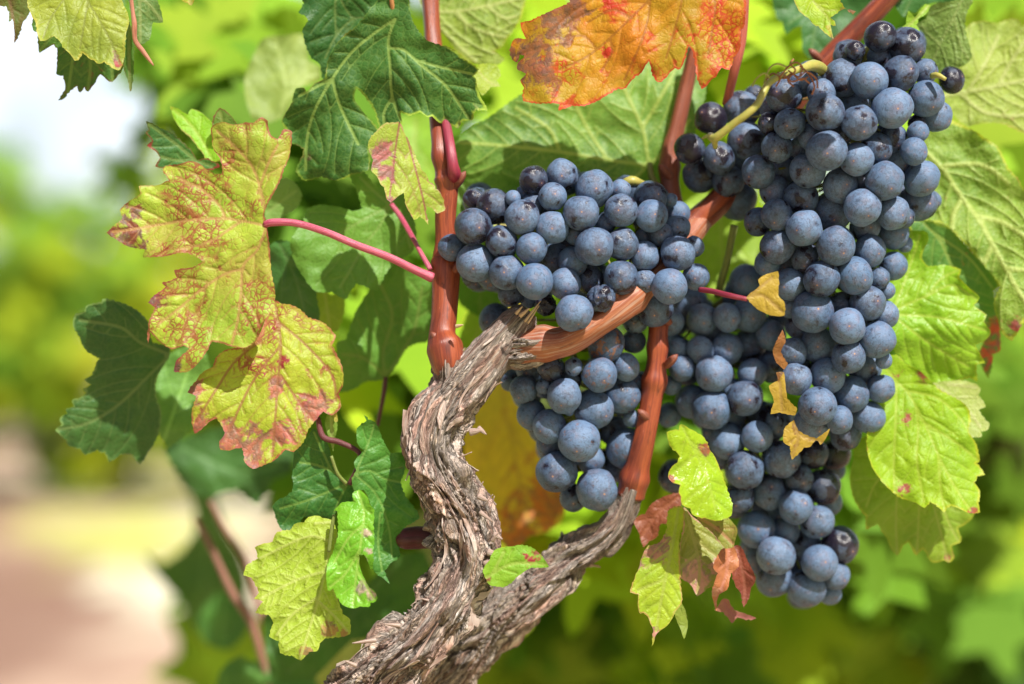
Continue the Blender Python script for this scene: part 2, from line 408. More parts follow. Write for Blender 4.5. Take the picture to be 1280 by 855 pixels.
def leaf_geometry(outline, veins, seed, grid=4., secs=True, amp=1.5, spacing=21):
    rs = np.random.default_rng(seed)
    P = smooth_outline(outline)
    P = serrate(P, rs, amp) if amp > 0 else P
    B = resample(P, grid, True)
    prim = [catmull([(x, y, 0) for x, y in v], max(3, int(sum(math.dist(a, b) for a, b in zip(v, v[1:])) / 4)))[:, :2] for v in veins]
    pr = []
    for v in prim:
        m = inside(B, v); v = v[m]
        if len(v) > 2: pr.append(v)
    sec = []
    if secs:
        cand = []
        for v in pr:
            L = np.r_[0, np.cumsum(np.linalg.norm(np.diff(v, axis=0), axis=1))]; tot = L[-1]
            if tot < 40: continue
            pos = spacing * .8; side = 1
            while pos < tot - 8:
                for sd in (1, -1):
                    q = pos + (spacing * .45 if sd < 0 else 0) + rs.uniform(-3, 3)
                    if q >= tot - 5: continue
                    i = min(np.searchsorted(L, q), len(v) - 2)
                    cand.append((v[i], v[i + 1] - v[i], sd, tot))
                pos += spacing * rs.uniform(.85, 1.15)
        allseg = segs_of(pr)
        for p0, t, sd, tot in cand:
            ang = math.atan2(t[1], t[0]) + sd * math.radians(rs.uniform(44, 56)); p = p0.copy(); line = [p0.copy()]
            own = 0
            for k in range(40):
                ang -= sd * math.radians(1.6); p = p + 4 * np.array([math.cos(ang), math.sin(ang)])
                if not inside(B, p[None])[0] or polydist(p[None], segs_of([B]) if False else [])[0] < 0: break
                if k > 3:
                    dd = polydist(p[None], allseg)[0]
                    if dd < 6: break
                line.append(p.copy())
            if len(line) > 4:
                line = np.array(line[:-1]); sec.append(line); allseg = allseg + segs_of([line])
    lo, hi = B.min(0), B.max(0)
    gx, gy = np.meshgrid(np.arange(lo[0], hi[0], grid), np.arange(lo[1], hi[1], grid * .87))
    gx[1::2] += grid / 2
    G = np.stack([gx.ravel(), gy.ravel()], 1); G += rs.uniform(-.18, .18, G.shape) * grid
    G = G[inside(B, G)]
    bs = segs_of([np.vstack([B, B[:1]])])
    G = G[polydist(G, bs) > grid * .55]
    vl = pr + sec; vs = segs_of(vl)
    G = G[polydist(G, vs) > grid * .5]
    verts = [tuple(p) for p in B]; nb = len(verts); edges = []
    for l in vl:
        st = len(verts); verts += [tuple(p) for p in l]; edges += [(st + i, st + i + 1) for i in range(len(l) - 1)]
    verts += [tuple(p) for p in G]
    ov, oe, of, *_ = delaunay_2d_cdt([Vector(v) for v in verts], edges, [list(range(nb))], 1, .05)
    V = np.array([tuple(v) for v in ov]); F = [tuple(f) for f in of]
    return V, F, polydist(V, segs_of(pr)), polydist(V, segs_of(sec)), polydist(V, bs)

LEAVES = []
def leaf(label, outline, veins, mat, dep=0., tilt=(0, 0), cup=0., wav=3., bulge=1.6, curl=0., seed=1, grid=4., tips=(), secs=True,
         amp=1.5, group=None, spacing=21, name='vine_leaf', folds=()):
    V, F, v1, v2, ed = leaf_geometry(outline, veins, seed, grid, secs, amp, spacing)
    j = np.array(veins[0][0]) if veins else V.mean(0)
    c = np.asarray(outline).mean(0); d = V - c
    h = d[:, 0] * tilt[0] + d[:, 1] * tilt[1] + cup * (d ** 2).sum(1) / 200
    vm = np.minimum(v1, v2 * 1.4)
    h -= .8 * bulge * (1 - np.exp(-vm / 7.))
    for fx, fy, fa, fk in folds:      # a crease: line through (fx,fy) at angle fa degrees, the right side bent by fk
        nx, ny = math.cos(math.radians(fa)), math.sin(math.radians(fa)); q = (V[:, 0] - fx) * nx + (V[:, 1] - fy) * ny
        h += np.where(q > 0, (np.sqrt(q * q + 60) - 7.7) * fk, 0)
    nz = np.array([noise.noise(Vector((x / 55, y / 55, seed * 3.7))) for x, y in V])
    nz2 = np.array([noise.noise(Vector((x / 19, y / 19, seed * 1.7 + 9))) for x, y in V])
    ne = np.array([noise.noise(Vector((x / 26, y / 26, seed * 5.1))) for x, y in V])
    h += nz * wav * 2.2 + nz2 * wav * .55 * (.4 + np.clip(vm / 12, 0, 1)) + np.exp(-ed / 9.) * (curl + ne * wav * 1.6)
    dd = dep + h * S
    k = S * (D + dd) / D
    X = np.stack([(V[:, 0] - 640) * k, dd, CAMZ - (V[:, 1] - 427.5) * k], 1)
    i0 = int(np.argmin(((V - j) ** 2).sum(1))); o = X[i0].copy()
    F = [f[::-1] for f in F]
    me = mesh(name, X - o, F)
    # face the camera
    me.update(); nrm = sum(p.normal.y * p.area for p in me.polygons)
    if nrm > 0: me.flip_normals()
    fattr(me, 'v1', v1); fattr(me, 'v2', v2); fattr(me, 'ed', ed)
    u = np.zeros(len(V))
    for tx, ty, tr in tips: u = np.maximum(u, np.exp(-((V[:, 0] - tx) ** 2 + (V[:, 1] - ty) ** 2) / (tr * tr)))
    fattr(me, 'u', u)
    ob = link(name, me, mat, None, Vector(o)); tag(ob, label, 'leaf', group or 'leaves of the grapevine')
    LEAVES.append((label, ob)); return ob
LM = leaf_material
YG = ((.40, .46, .045), (.27, .38, .035)); RED = (.30, .03, .035); BRN = (.16, .055, .03)
DK = ((.028, .105, .016), (.05, .15, .022)); MD = ((.10, .24, .022), (.16, .31, .03)); BR = ((.27, .47, .018), (.20, .41, .015))

# --- left, yellow star and the round one under it
mt = LM('yellow_blotched_leaf', (.38, .47, .045), (.28, .41, .035), (.44, .25, .09), (.30, .065, .035), bl=.36, net=.55, edge=(.32, .10, .05), ew=2.6, tipc=(.22, .03, .04), trans=.38, w1=2.0, third=(.40, .20, .07), th=.25)
l2 = leaf('star shaped yellow green leaf with a dark red tip, on a long pink stalk',
    fr('Z1', (662, 560), (657, 530), (668, 500), (690, 460), (705, 420), (722, 370), (724, 325), (705, 320), (690, 345), (672, 335), (665, 300), (650, 290), (630, 305), (610, 303), (585, 310), (560, 303), (535, 307), (524, 320), (528, 345), (532, 375), (548, 395), (552, 432), (530, 430), (500, 410), (485, 402), (462, 402), (440, 410), (410, 412), (405, 425), (420, 448), (405, 455), (385, 462), (345, 463), (350, 480), (330, 495), (298, 522), (305, 540), (285, 560), (265, 578), (290, 595), (330, 615), (360, 620), (355, 638), (395, 637), (430, 632), (465, 628), (505, 648), (480, 665), (432, 672), (440, 690), (402, 703), (412, 712), (390, 730), (368, 752), (385, 765), (370, 800), (372, 830), (368, 855),
       'Z9', (346, 22), (375, 50), (405, 68), (430, 60), (445, 68), (415, 95), (408, 120), (440, 122), (470, 95), (490, 65), (500, 50), (540, 60), (575, 65), (600, 50), (613, 28), 'Z1', (640, 830), (660, 790), (683, 745), (678, 700), (672, 650), (668, 600)),
    [fr('Z1', (663, 562), (610, 550), (550, 543), (460, 548), (340, 568), (280, 576)), fr('Z1', (663, 562), (655, 500), (630, 420), (590, 370), (540, 325)),
     fr('Z1', (663, 562), (640, 620), (605, 660), (600, 720), (590, 800), 'Z9', (545, 55)), fr('Z1', (605, 668), (560, 680), (500, 720), (440, 770), (400, 800)), fr('Z1', (560, 543), (545, 510), (500, 470), (440, 440)), fr('Z1', (640, 480), (665, 410), (690, 360)), fr('Z1', (600, 550), (520, 600), (440, 620))],
    mt, dep=-.012, tilt=(-.10, -.06), wav=5, bulge=2.2, seed=11, grid=3.2, tips=[(146, 289, 38), (158, 288, 16), (215, 456, 18), (190, 376, 15)], amp=1.2, spacing=24, folds=[(330, 300, 0, .5)])
mt = LM('yellow_round_leaf', (.40, .45, .035), (.33, .42, .03), (.30, .12, .05), (.30, .03, .04), bl=.36, net=.25, edge=(.42, .14, .07), ew=5, tipc=(.46, .12, .10), trans=.40, spots=.18, w1=1.8)
leaf('broad yellow green leaf with pink red lower edge, hanging under the star shaped leaf',
    fr('Z1', (683, 745), (700, 755), (740, 765), (765, 790), (800, 800), (835, 835), 'Z9', (780, 60), (800, 100), (806, 150), (795, 175), (800, 205), (780, 225), (760, 215), (745, 232), (725, 255), (710, 290), (690, 310), (670, 305), (650, 325), (620, 340), (595, 350), (575, 335), (570, 300), (545, 305), (518, 305), (515, 285), (528, 265), (510, 232), (490, 240), (458, 267), (450, 215), (462, 180), (440, 170), (460, 145), (480, 120), (500, 110), (505, 92), (530, 70), (600, 48), (618, 15)),
    [fr('Z1', (684, 752), 'Z9', (655, 10), (660, 70), (652, 150), (648, 215), (640, 320)), fr('Z9', (660, 60), (610, 120), (575, 180), (530, 280)), fr('Z9', (655, 20), (560, 90), (510, 160), (460, 240)), fr('Z9', (660, 130), (700, 190), (735, 235)), fr('Z9', (650, 0), (720, 60), (780, 130), (790, 190))],
    mt, dep=-.001, tilt=(.05, -.16), wav=5, bulge=2, seed=12, grid=3.2, tips=[(312, 570, 36), (283, 545, 24), (350, 545, 22), (240, 488, 16), (250, 530, 14), (392, 505, 20), (345, 485, 12)], amp=1.3)
mt = LM('dark_left_leaf', (.030, .095, .018), (.045, .125, .022), (.13, .20, .06), BRN, edge=(.16, .26, .07), ew=2.4, trans=.2, w1=2.2)
leaf('dark green toothed leaf left of the yellow leaves, hanging over the blurred ground',
    fr('T01', (365, 770), (372, 720), (425, 700), (430, 675), (505, 655), (520, 638), (610, 660), (690, 700), (740, 760), (760, 855), 'T02', (850, 20), (845, 70), (790, 160), (775, 230), (800, 330), (800, 400), (770, 500), (740, 550), (700, 610), (660, 560), (600, 560), (545, 600), (525, 545), (500, 550), (485, 535), (420, 560), (400, 530), (345, 520), (335, 490), (278, 435), (310, 410), (300, 380), (335, 355), (330, 330), (370, 320), (360, 290), (390, 280), (430, 250), (415, 230), (455, 210), (420, 185), (460, 160), (480, 100), (500, 80), (430, 40), 'T01', (400, 830)),
    [fr('T02', (845, 70), (740, 170), (640, 270), (540, 350), (420, 410), (290, 435)), fr('T02', (845, 60), (700, 0), 'T01', (600, 780), (400, 745))],
    mt, dep=.035, tilt=(.2, .30), wav=4, seed=13, grid=4.5, bulge=2)
mt = LM('dark_small_leaf', (.04, .13, .03), (.06, .17, .03), (.16, .24, .06), RED, edge=(.28, .02, .03), ew=2.5, trans=.25)  # dark green blade with a red rim
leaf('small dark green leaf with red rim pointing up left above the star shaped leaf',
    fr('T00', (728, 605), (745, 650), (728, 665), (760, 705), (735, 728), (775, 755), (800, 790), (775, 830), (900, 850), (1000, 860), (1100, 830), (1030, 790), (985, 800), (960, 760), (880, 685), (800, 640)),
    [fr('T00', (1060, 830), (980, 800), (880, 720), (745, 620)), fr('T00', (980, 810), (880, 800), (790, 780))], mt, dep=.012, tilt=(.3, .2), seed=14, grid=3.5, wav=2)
mt = LM('bright_small_leaf', (.25, .50, .02), (.19, .42, .02), (.36, .52, .06), RED, trans=.5, edge=(.35, .28, .04), ew=1.5)
leaf('small bright green leaf standing upright just above the star shaped leaf',
    fr('T00', (850, 530), (875, 600), (900, 640), (930, 670), (960, 700), (990, 740), (1020, 775), (1030, 810), (1110, 800), (1085, 700), (1065, 620), (1035, 590), (1000, 560), (955, 543), (940, 572), (900, 550)),
    [fr('T00', (1060, 800), (1010, 700), (940, 610), (870, 550))], mt, dep=.02, tilt=(.1, -.3), seed=15, grid=3.5, wav=2)
leaf('tiny green leaf tip rising beside the top lobe of the star shaped leaf',
    fr('T00', (1095, 540), (1065, 590), (1062, 640), (1120, 680), (1190, 640), (1175, 605), (1150, 575)), [fr('T00', (1120, 670), (1100, 560))],
    LM('olive_tip_leaf', (.13, .22, .03), (.10, .18, .03), (.24, .30, .07), edge=(.2, .05, .03), ew=1.5), dep=.014, seed=16, grid=3.5, wav=1.5)

# --- top left cluster
mt = LM('yellow_green_top_leaf', (.30, .35, .035), (.22, .29, .035), (.20, .22, .05), (.10, .05, .02), bl=.18, spots=.12, edge=(.40, .38, .05), ew=3, tipc=(.33, .02, .045), trans=.35, vs=.6, w1=1.5)  # yellow green blade, pink at the tip
leaf('yellow green leaf with a pink tip in the top left corner, front of its cluster',
    fr('T00', (145, -90), (138, 0), (150, 60), (172, 100), (185, 160), (200, 205), (232, 200), (270, 180), (290, 195), (320, 240), (355, 275), (375, 305), (397, 290), (412, 263), (440, 290), (470, 300), (495, 320), (520, 308), (545, 325), (570, 345), (600, 347), (618, 310), (625, 260), (628, 180), (640, 130), (645, 90), (625, 40), (610, 0), (600, -90)),
    [fr('T00', (400, -150), (440, 0), (490, 90), (550, 200), (597, 320)), fr('T00', (400, -150), (330, -20), (260, 80), (215, 190)), fr('T00', (440, 0), (420, 120), (400, 240))], mt, dep=-.015, tilt=(.1, -.2), wav=4.5, seed=21, grid=3.5, tips=[(148, 77, 13)])
mt = LM('dark_top_leaf', (.05, .13, .02), (.08, .19, .025), (.15, .24, .05), BRN, bl=.3, edge=(.12, .13, .03), ew=2, trans=.3)  # dark green blade with brown blotches
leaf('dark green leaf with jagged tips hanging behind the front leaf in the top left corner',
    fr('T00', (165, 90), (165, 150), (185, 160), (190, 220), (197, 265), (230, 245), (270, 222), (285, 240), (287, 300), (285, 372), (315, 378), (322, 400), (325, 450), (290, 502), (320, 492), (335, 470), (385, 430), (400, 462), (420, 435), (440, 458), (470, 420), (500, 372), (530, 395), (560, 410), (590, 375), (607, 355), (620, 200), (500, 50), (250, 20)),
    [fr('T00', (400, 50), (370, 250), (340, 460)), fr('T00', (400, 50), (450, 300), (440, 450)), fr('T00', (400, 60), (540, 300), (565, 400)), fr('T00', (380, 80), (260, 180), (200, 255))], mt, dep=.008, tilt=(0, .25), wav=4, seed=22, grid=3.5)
mt = LM('green_under_leaf', (.10, .19, .045), (.13, .24, .05), (.24, .30, .10), BRN, trans=.35, under=True)
leaf('dull green leaf underside right of the pink tipped leaf, beside a dry curled edge',
    fr('T00', (640, -70), (655, 60), (672, 150), (675, 200), (700, 222), (730, 210), (748, 190), (757, 150), (765, 112), (814, 112), (806, 60), (785, 0), (775, -70)),
    [fr('T00', (690, -60), (700, 60), (700, 210)), fr('T00', (700, -20), (760, 40), (805, 100))], mt, dep=.004, tilt=(.3, 0), seed=23, grid=3.5, wav=3)
lf = leaf('narrow dark green leaf lobe with a brown point hanging below the curled dry stalk',
    fr('T00', (622, 130), (640, 100), (665, 180), (668, 270), (667, 330), (655, 455), (648, 458), (640, 400), (620, 350), (616, 290)), [fr('T00', (645, 120), (645, 300), (651, 440))],
    LM('narrow_lobe_leaf', (.06, .16, .03), (.09, .2, .03), (.2, .25, .08), edge=(.18, .13, .04), ew=1.5), dep=.0, seed=24, grid=3, wav=2)
mt = LM('red_corner_leaf', (.13, .03, .02), (.11, .16, .03), (.2, .12, .06), trans=.3, bl=.4)
leaf('dark red and green leaf at the very top left edge of the picture',
    fr('T00', (-90, -60), (-90, 20), (0, 30), (30, 32), (45, 60), (43, 112), (60, 95), (75, 130), (73, 216), (100, 160), (118, 105), (132, 92), (150, 60), (145, -60)), [fr('T00', (30, -60), (60, 60), (75, 200)), fr('T00', (30, -60), (-60, 10))], mt, dep=.012, tilt=(.1, .2), seed=25, grid=3.5)
leaf('tip of a yellow leaf poking in from the top edge left of the dark leaves', fr('T00', (890, -40), (910, 2), (935, 12), (958, 27), (975, -10), (985, -60)), [fr('T00', (930, -50), (956, 20))],
    LM('yellow_tip_leaf', (.42, .42, .04), (.34, .38, .04), (.4, .35, .1), edge=(.4, .2, .04), ew=1.5), dep=-.005, seed=26, grid=3, wav=1)

# --- dark leaves at the top centre
mt = LM('shade_dark_center_leaf', (.026, .092, .010), (.045, .135, .014), (.22, .33, .07), (.10, .035, .03), bl=.30, edge=(.30, .42, .04), ew=2.5, trans=.18, w1=1.9, w2=.7, vs=.8, tipc=(.30, .40, .03), bscale=45, rough=.62)  # dark green, deepened in the base colour to stand in for overhead shade
leaf('large dark green leaf with pale veins and a slit, over the reddish cane',
    fr('T10', (680, -90), (775, -80), (768, 0), (770, 60), (790, 120), (830, 175), (870, 210), (960, 235), (1010, 270), (1060, 310), (1115, 345), (1088, 378), (1100, 405), (1110, 450), (1130, 500), (1158, 552), (1100, 545), (1088, 570), (1080, 602), (1030, 605), (1012, 643), (970, 622), (912, 612), (880, 580), (850, 582), (820, 560), (760, 578), (722, 560), (730, 615), (700, 625), (640, 625), (620, 645), (600, 570), (565, 510), (530, 470), (502, 440), (490, 490), (520, 540), (560, 590), (618, 655), (590, 690), (565, 745), (560, 850), (480, 870), (400, 900), (330, 880), (240, 900), (200, 850), (240, 745), (170, 710), (150, 650), (128, 610), (150, 560), (180, 510), (200, 440), (240, 438), (250, 460), (300, 412), (345, 390), (360, 300), (420, 200), (480, 150), (560, 60), (630, -30)),
    [fr('T10', (695, 95), (662, 200), (670, 330), (680, 480), (722, 600)), fr('T10', (672, 240), (740, 252), (830, 330), (950, 430), (1060, 590)), fr('T10', (695, 95), (600, 160), (480, 260), (380, 395), (290, 560), (255, 700), (248, 850)), fr('T10', (380, 395), (420, 530), (510, 720)), fr('T10', (380, 395), (290, 440), (215, 480)), fr('T10', (680, 490), (640, 560), (640, 620)), fr('T10', (800, 300), (900, 330), (1080, 370))],
    mt, dep=.012, tilt=(-.16, .14), wav=6, bulge=3., seed=31, grid=3.2, tips=[(574, 160, 12), (596, 141, 9), (556, 152, 7)], spacing=26)
mt = LM('shade_dark_back_leaf', (.022, .085, .015), (.04, .13, .02), (.13, .20, .05), trans=.2, w1=1.6)  # overhead shade is put into this dark base green as well
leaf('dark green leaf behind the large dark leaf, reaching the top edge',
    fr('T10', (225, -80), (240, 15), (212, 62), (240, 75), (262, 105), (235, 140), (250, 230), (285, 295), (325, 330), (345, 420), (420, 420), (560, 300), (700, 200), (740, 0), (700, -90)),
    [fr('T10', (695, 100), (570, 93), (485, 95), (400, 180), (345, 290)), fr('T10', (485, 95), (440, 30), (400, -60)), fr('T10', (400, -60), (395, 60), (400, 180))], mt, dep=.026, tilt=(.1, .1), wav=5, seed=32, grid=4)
mt = LM('bright_under_leaf', (.27, .36, .05), (.20, .31, .04), (.45, .50, .16), BRN, bl=.22, edge=(.42, .47, .03), ew=3, trans=.45, under=True, w1=2.3, w2=1.3, vs=.8, bump=.9)
leaf('light green leaf underside with raised pale veins and small brown hole, top centre',
    fr('T10', (790, -90), (815, 0), (835, 50), (870, 100), (940, 170), (1000, 250), (1060, 305), (1110, 322), (1190, 328), (1243, 300), (1185, 258), (1225, 240), (1250, 200), (1285, 150), (1330, 70), (1345, -90)),
    [fr('T10', (830, 55), (1000, 57), (1150, 30), (1330, -10)), fr('T10', (1000, 57), (1060, 125), (1150, 165), (1260, 190)), fr('T10', (820, 0), (960, -30), (1100, -80)), fr('T10', (850, 60), (960, 180), (1100, 310)), fr('T10', (1150, 30), (1240, 90), (1300, 80))],
    mt, dep=.055, tilt=(-.1, -.2), wav=4, bulge=-2.0, seed=33, grid=3.2, spacing=17)
mt2 = LM('lime_scrap_leaf', (.36, .46, .03), (.28, .40, .03), (.45, .5, .12), trans=.5, under=True)
leaf('small curled lime green leaf edge to the right of the large dark leaf', fr('T10', (1085, 380), (1115, 325), (1200, 322), (1222, 380), (1200, 400), (1222, 432), (1170, 436), (1130, 480), (1108, 440)), [fr('T10', (1100, 340), (1150, 400), (1210, 432))], mt2, dep=.024, seed=34, grid=3.2, tilt=(.2, -.3), wav=3)
mt = LM('pink_yellow_leaf', (.36, .44, .05), (.30, .40, .045), (.30, .08, .08), (.42, .10, .13), bl=.35, tipc=(.46, .12, .15), trans=.4, edge=(.46, .38, .12), ew=2.2, w1=1.4)
leaf('small folded leaf, pink left half and pale green right half, beside the red cane',
    fr('T10', (562, 705), (600, 660), (640, 620), (720, 612), (740, 660), (770, 720), (800, 790), (830, 850), 'T11', (850, 20), (862, 52), (880, 60), (895, 88), (912, 92), (944, 195), (905, 212), (880, 185), (850, 170), (848, 205), (862, 268), (838, 240), (820, 225), (790, 242), (770, 210), (750, 170), (738, 108), (700, 135), (672, 158), (650, 130), (640, 80), (620, 60), (600, 20), 'T10', (575, 850), (585, 800), (565, 760)),
    [fr('T10', (718, 612), (700, 720), (685, 850), 'T11', (668, 120)), fr('T10', (740, 640), (780, 780), 'T11', (830, 120), (855, 240))], mt, dep=-.004, tilt=(.25, -.1), wav=3, seed=35, grid=3, tips=[(470, 195, 24), (480, 215, 18), (488, 250, 10)], folds=[(495, 200, 0, .3)])

# --- blurred green leaves behind, left centre
mt = LM('mid_green_back_leaf', (.11, .25, .03), (.14, .30, .035), (.20, .32, .07), trans=.3, w1=2, bl=0)
leaf('green leaf with pale branching veins behind the long pink stalk',
    fr('T11', (470, 20), (520, -20), (560, 30), (640, 100), (735, 105), (770, 200), (800, 320), (780, 400), (720, 440), (640, 520), (600, 600), (500, 560), (450, 640), (380, 600), (300, 600), (220, 500), (170, 360), (240, 250), (250, 190), (330, 168), (480, 200), (530, 185), (500, 90)),
    [fr('T11', (672, 170), (540, 240), (410, 315)), fr('T11', (672, 170), (620, 270), (550, 360), (480, 480), (420, 580)), fr('T11', (672, 170), (600, 110), (520, 30)), fr('T11', (672, 170), (740, 260), (770, 380))], mt, dep=.035, tilt=(.1, -.1), wav=6, seed=41, grid=4.5, bulge=2)
leaf('green leaf hanging behind the lower part of the reddish upright cane',
    fr('T11', (580, 580), (600, 530), (660, 470), (760, 480), (830, 520), (900, 560), (900, 760), (850, 856), 'T12', (830, 0), (760, 20), (720, 80), (640, 180), (560, 190), (500, 225), (420, 250), (405, 0), 'T11', (450, 840), (500, 700)),
    [fr('T12', (648, 175), (760, 0), 'T11', (800, 760), (830, 580)), fr('T12', (648, 175), (635, 50), 'T11', (680, 720), (620, 560)), fr('T12', (648, 175), (540, 80), (430, 60))],
    LM('green_hanging_leaf', (.10, .24, .03), (.13, .29, .035), (.2, .30, .06), trans=.3), dep=.055, tilt=(.1, .15), wav=6, seed=42, grid=4.5)
leaf('blue green toothed leaf directly right of the yellow star shaped leaf, under the pink stalk',
    fr('T11', (55, 380), (100, 350), (160, 350), (230, 385), (300, 400), (350, 460), (320, 540), (300, 600), (318, 700), (308, 765), (265, 740), (250, 788), (238, 745), (180, 710), (100, 665), (55, 560)), [fr('T11', (120, 370), (190, 520), (250, 740)), fr('T11', (150, 440), (250, 480), (330, 470))],
    LM('blue_green_leaf', (.05, .15, .03), (.07, .19, .035), (.10, .2, .06), trans=.2), dep=.045, tilt=(-.3, .2), wav=4, seed=43, grid=4.5)
leaf('pale green leaf lobe right of the star shaped leaf, above the pink stalk',
    fr('T11', (48, 150), (100, 60), (150, 30), (195, 60), (228, 110), (210, 175), (150, 215), (110, 245), (48, 245)), [fr('T11', (60, 200), (200, 100))],
    LM('pale_lobe_leaf', (.15, .27, .06), (.19, .32, .07), (.25, .36, .1), trans=.35), dep=.04, seed=44, grid=4.5, wav=3)
leaf('small yellow green leaf scrap below the blue green leaf', fr('T11', (290, 590), (340, 570), (375, 625), (435, 600), (445, 680), (405, 800), (350, 790), (310, 740)), [fr('T11', (340, 590), (370, 780))],
    LM('yellow_scrap_leaf', (.33, .42, .04), (.26, .38, .04), (.4, .45, .1)), dep=.06, seed=45, grid=5, wav=4)
leaf('sunlit pale green leaf at the left of the large dark leaf, blurred behind it',
    fr('T10', (-20, 590), (-60, 420), (-20, 300), (40, 190), (140, 180), (230, 170), (260, 300), (320, 330), (320, 400), (200, 440), (180, 510), (120, 590), (60, 610)), [fr('T10', (120, 600), (150, 420), (100, 200)), fr('T10', (130, 520), (240, 400), (310, 360))],
    LM('pale_back_leaf', (.24, .33, .07), (.32, .40, .08), (.4, .5, .15)), dep=.11, tilt=(.1, -.3), seed=46, grid=6, wav=9)
leaf('lime green leaf blurred behind the gap under the large dark leaf', fr('P', (490, 150), (540, 140), (555, 190), (548, 240), (500, 230), (478, 200)), [fr('P', (520, 150), (515, 230))],
    LM('lime_gap_leaf', (.30, .52, .04), (.25, .46, .04), (.4, .5, .1)), dep=.14, tilt=(0, -.3), seed=47, grid=6)

# --- orange leaf and the wide leaf behind it
mt = LM('orange_leaf', (.62, .21, .015), (.62, .33, .02), (.34, .12, .02), (.60, .045, .02), bl=.62, net=.3, tipc=(.36, .12, .06), trans=.50, edge=(.62, .10, .03), ew=3, spots=.12, w1=1.7, w2=.8, third=(.33, .38, .03), th=.3, vs=.6, bscale=34)
leaf('orange autumn leaf with red points and a brown curled left end, top centre',
    fr('T20', (300, -110), (290, 10), (235, 35), (200, 52), (140, 80), (85, 105), (43, 112), (48, 150), (70, 195), (30, 190), (8, 198), (-10, 240), (0, 298), (28, 310), (38, 270), (62, 275), (58, 292), (28, 315), (30, 350), (72, 370), (40, 400), (60, 440), (55, 505), (110, 512), (180, 515), (238, 520), (232, 552), (300, 528), (370, 525), (450, 490), (530, 440), (558, 445), (575, 430), (600, 400), (618, 380), (640, 370), (660, 340), (683, 305), (695, 340), (715, 400), (735, 412), (755, 400), (780, 375), (815, 340), (842, 345), (862, 300), (882, 228), (905, 262), (925, 380), (948, 447), (975, 425), (1000, 395), (1025, 375), (1048, 338), (1088, 350), (1105, 290), (1137, 250), (1140, 150), (1157, 135), (1165, 50), (1150, -110)),
    [fr('T20', (800, -110), (670, 15), (490, 190), (370, 285), (240, 345)), fr('T20', (850, -110), (848, 0), (820, 120), (770, 290)), fr('T20', (900, -110), (1010, 0), (1000, 150), (980, 270)), fr('T20', (690, -20), (682, 80), (645, 210), (560, 400)), fr('T20', (600, 90), (500, 50), (380, 110)), fr('T20', (490, 190), (500, 260), (450, 350)), fr('T20', (420, 240), (360, 180), (270, 190))],
    mt, dep=-.004, tilt=(-.05, -.10), wav=5, bulge=2.2, seed=51, grid=3.2, tips=[(660, 75, 40), (690, 25, 34), (680, 92, 24), (645, 70, 30), (713, 8, 24)], spacing=28, folds=[(690, 60, 200, .5)])
mt = LM('wide_green_leaf', (.10, .22, .035), (.17, .33, .045), (.35, .46, .10), (.17, .08, .02), bl=.12, trans=.42, w1=2.6, w2=1.5, under=True, vs=.85)
leaf('wide green leaf with thick pale ribs behind the orange leaf and the left bunch',
    fr('P', (560, 210), (565, 190), (578, 168), (610, 148), (640, 126), (680, 100), (740, 60), (800, 40), (870, 60), (882, 112), (872, 150), (862, 180), (840, 205), (850, 240), (800, 260), (760, 300), (700, 320), (620, 300), (575, 270)),
    [fr('P', (811, 207), (760, 200), (700, 190), (640, 183), (575, 178)), fr('P', (811, 207), (808, 185), (803, 160), (780, 110), (760, 70)), fr('P', (803, 160), (835, 105), (850, 70)), fr('P', (758, 197), (740, 170), (718, 130), (700, 100)), fr('P', (700, 190), (685, 160), (645, 135)), fr('P', (811, 207), (830, 190), (862, 150)), fr('P', (811, 207), (760, 250), (700, 290))],
    mt, dep=.050, tilt=(.05, -.12), wav=7, bulge=-2.5, seed=52, grid=4, spacing=30)
leaf('green leaf above the lower left spur bunch, small and blurred behind the left bunch', fr('P', (560, 240), (640, 250), (650, 330), (610, 400), (575, 380), (560, 330)), [fr('P', (600, 250), (600, 390))],
    LM('green_gap_leaf', (.10, .25, .03), (.14, .30, .03), (.2, .3, .06)), dep=.09, seed=53, grid=6)
leaf('bright green leaf glowing between the left bunch and the right bunch', fr('P', (850, 260), (880, 240), (960, 270), (950, 380), (880, 380), (860, 330)), [fr('P', (900, 260), (905, 370))],
    LM('bright_gap_leaf', (.33, .50, .04), (.28, .45, .04), (.4, .5, .1)), dep=.10, tilt=(0, -.2), seed=54, grid=6)
mt = LM('blurred_orange_leaf', (.80, .58, .05), (.66, .54, .05), (.6, .4, .06), (.55, .16, .03), bl=.35, tipc=(.65, .18, .04), trans=.55, bscale=22)
leaf('blurred yellow and orange leaf between the trunk and the lower middle bunch',
    fr('P', (585, 590), (578, 540), (582, 480), (575, 420), (598, 368), (640, 350), (665, 400), (665, 480), (680, 560), (708, 620), (700, 655), (662, 670), (640, 690), (612, 660), (600, 620)), [fr('P', (620, 370), (630, 500), (660, 650)), fr('P', (625, 450), (590, 520)), fr('P', (630, 520), (690, 620))], mt, dep=.15, seed=55, grid=5, tips=[(690, 625, 50), (650, 670, 40)], wav=8, tilt=(0, -.5))
leaf('bright green leaf blurred between the trunk top and the dark single berry', fr('P', (570, 440), (590, 380), (610, 365), (640, 360), (630, 400), (600, 430)), [fr('P', (620, 370), (590, 430))],
    LM('bright_sliver_leaf', (.30, .52, .04), (.28, .45, .04), (.4, .5, .1)), dep=.10, seed=56, grid=6, tilt=(0, -.3))

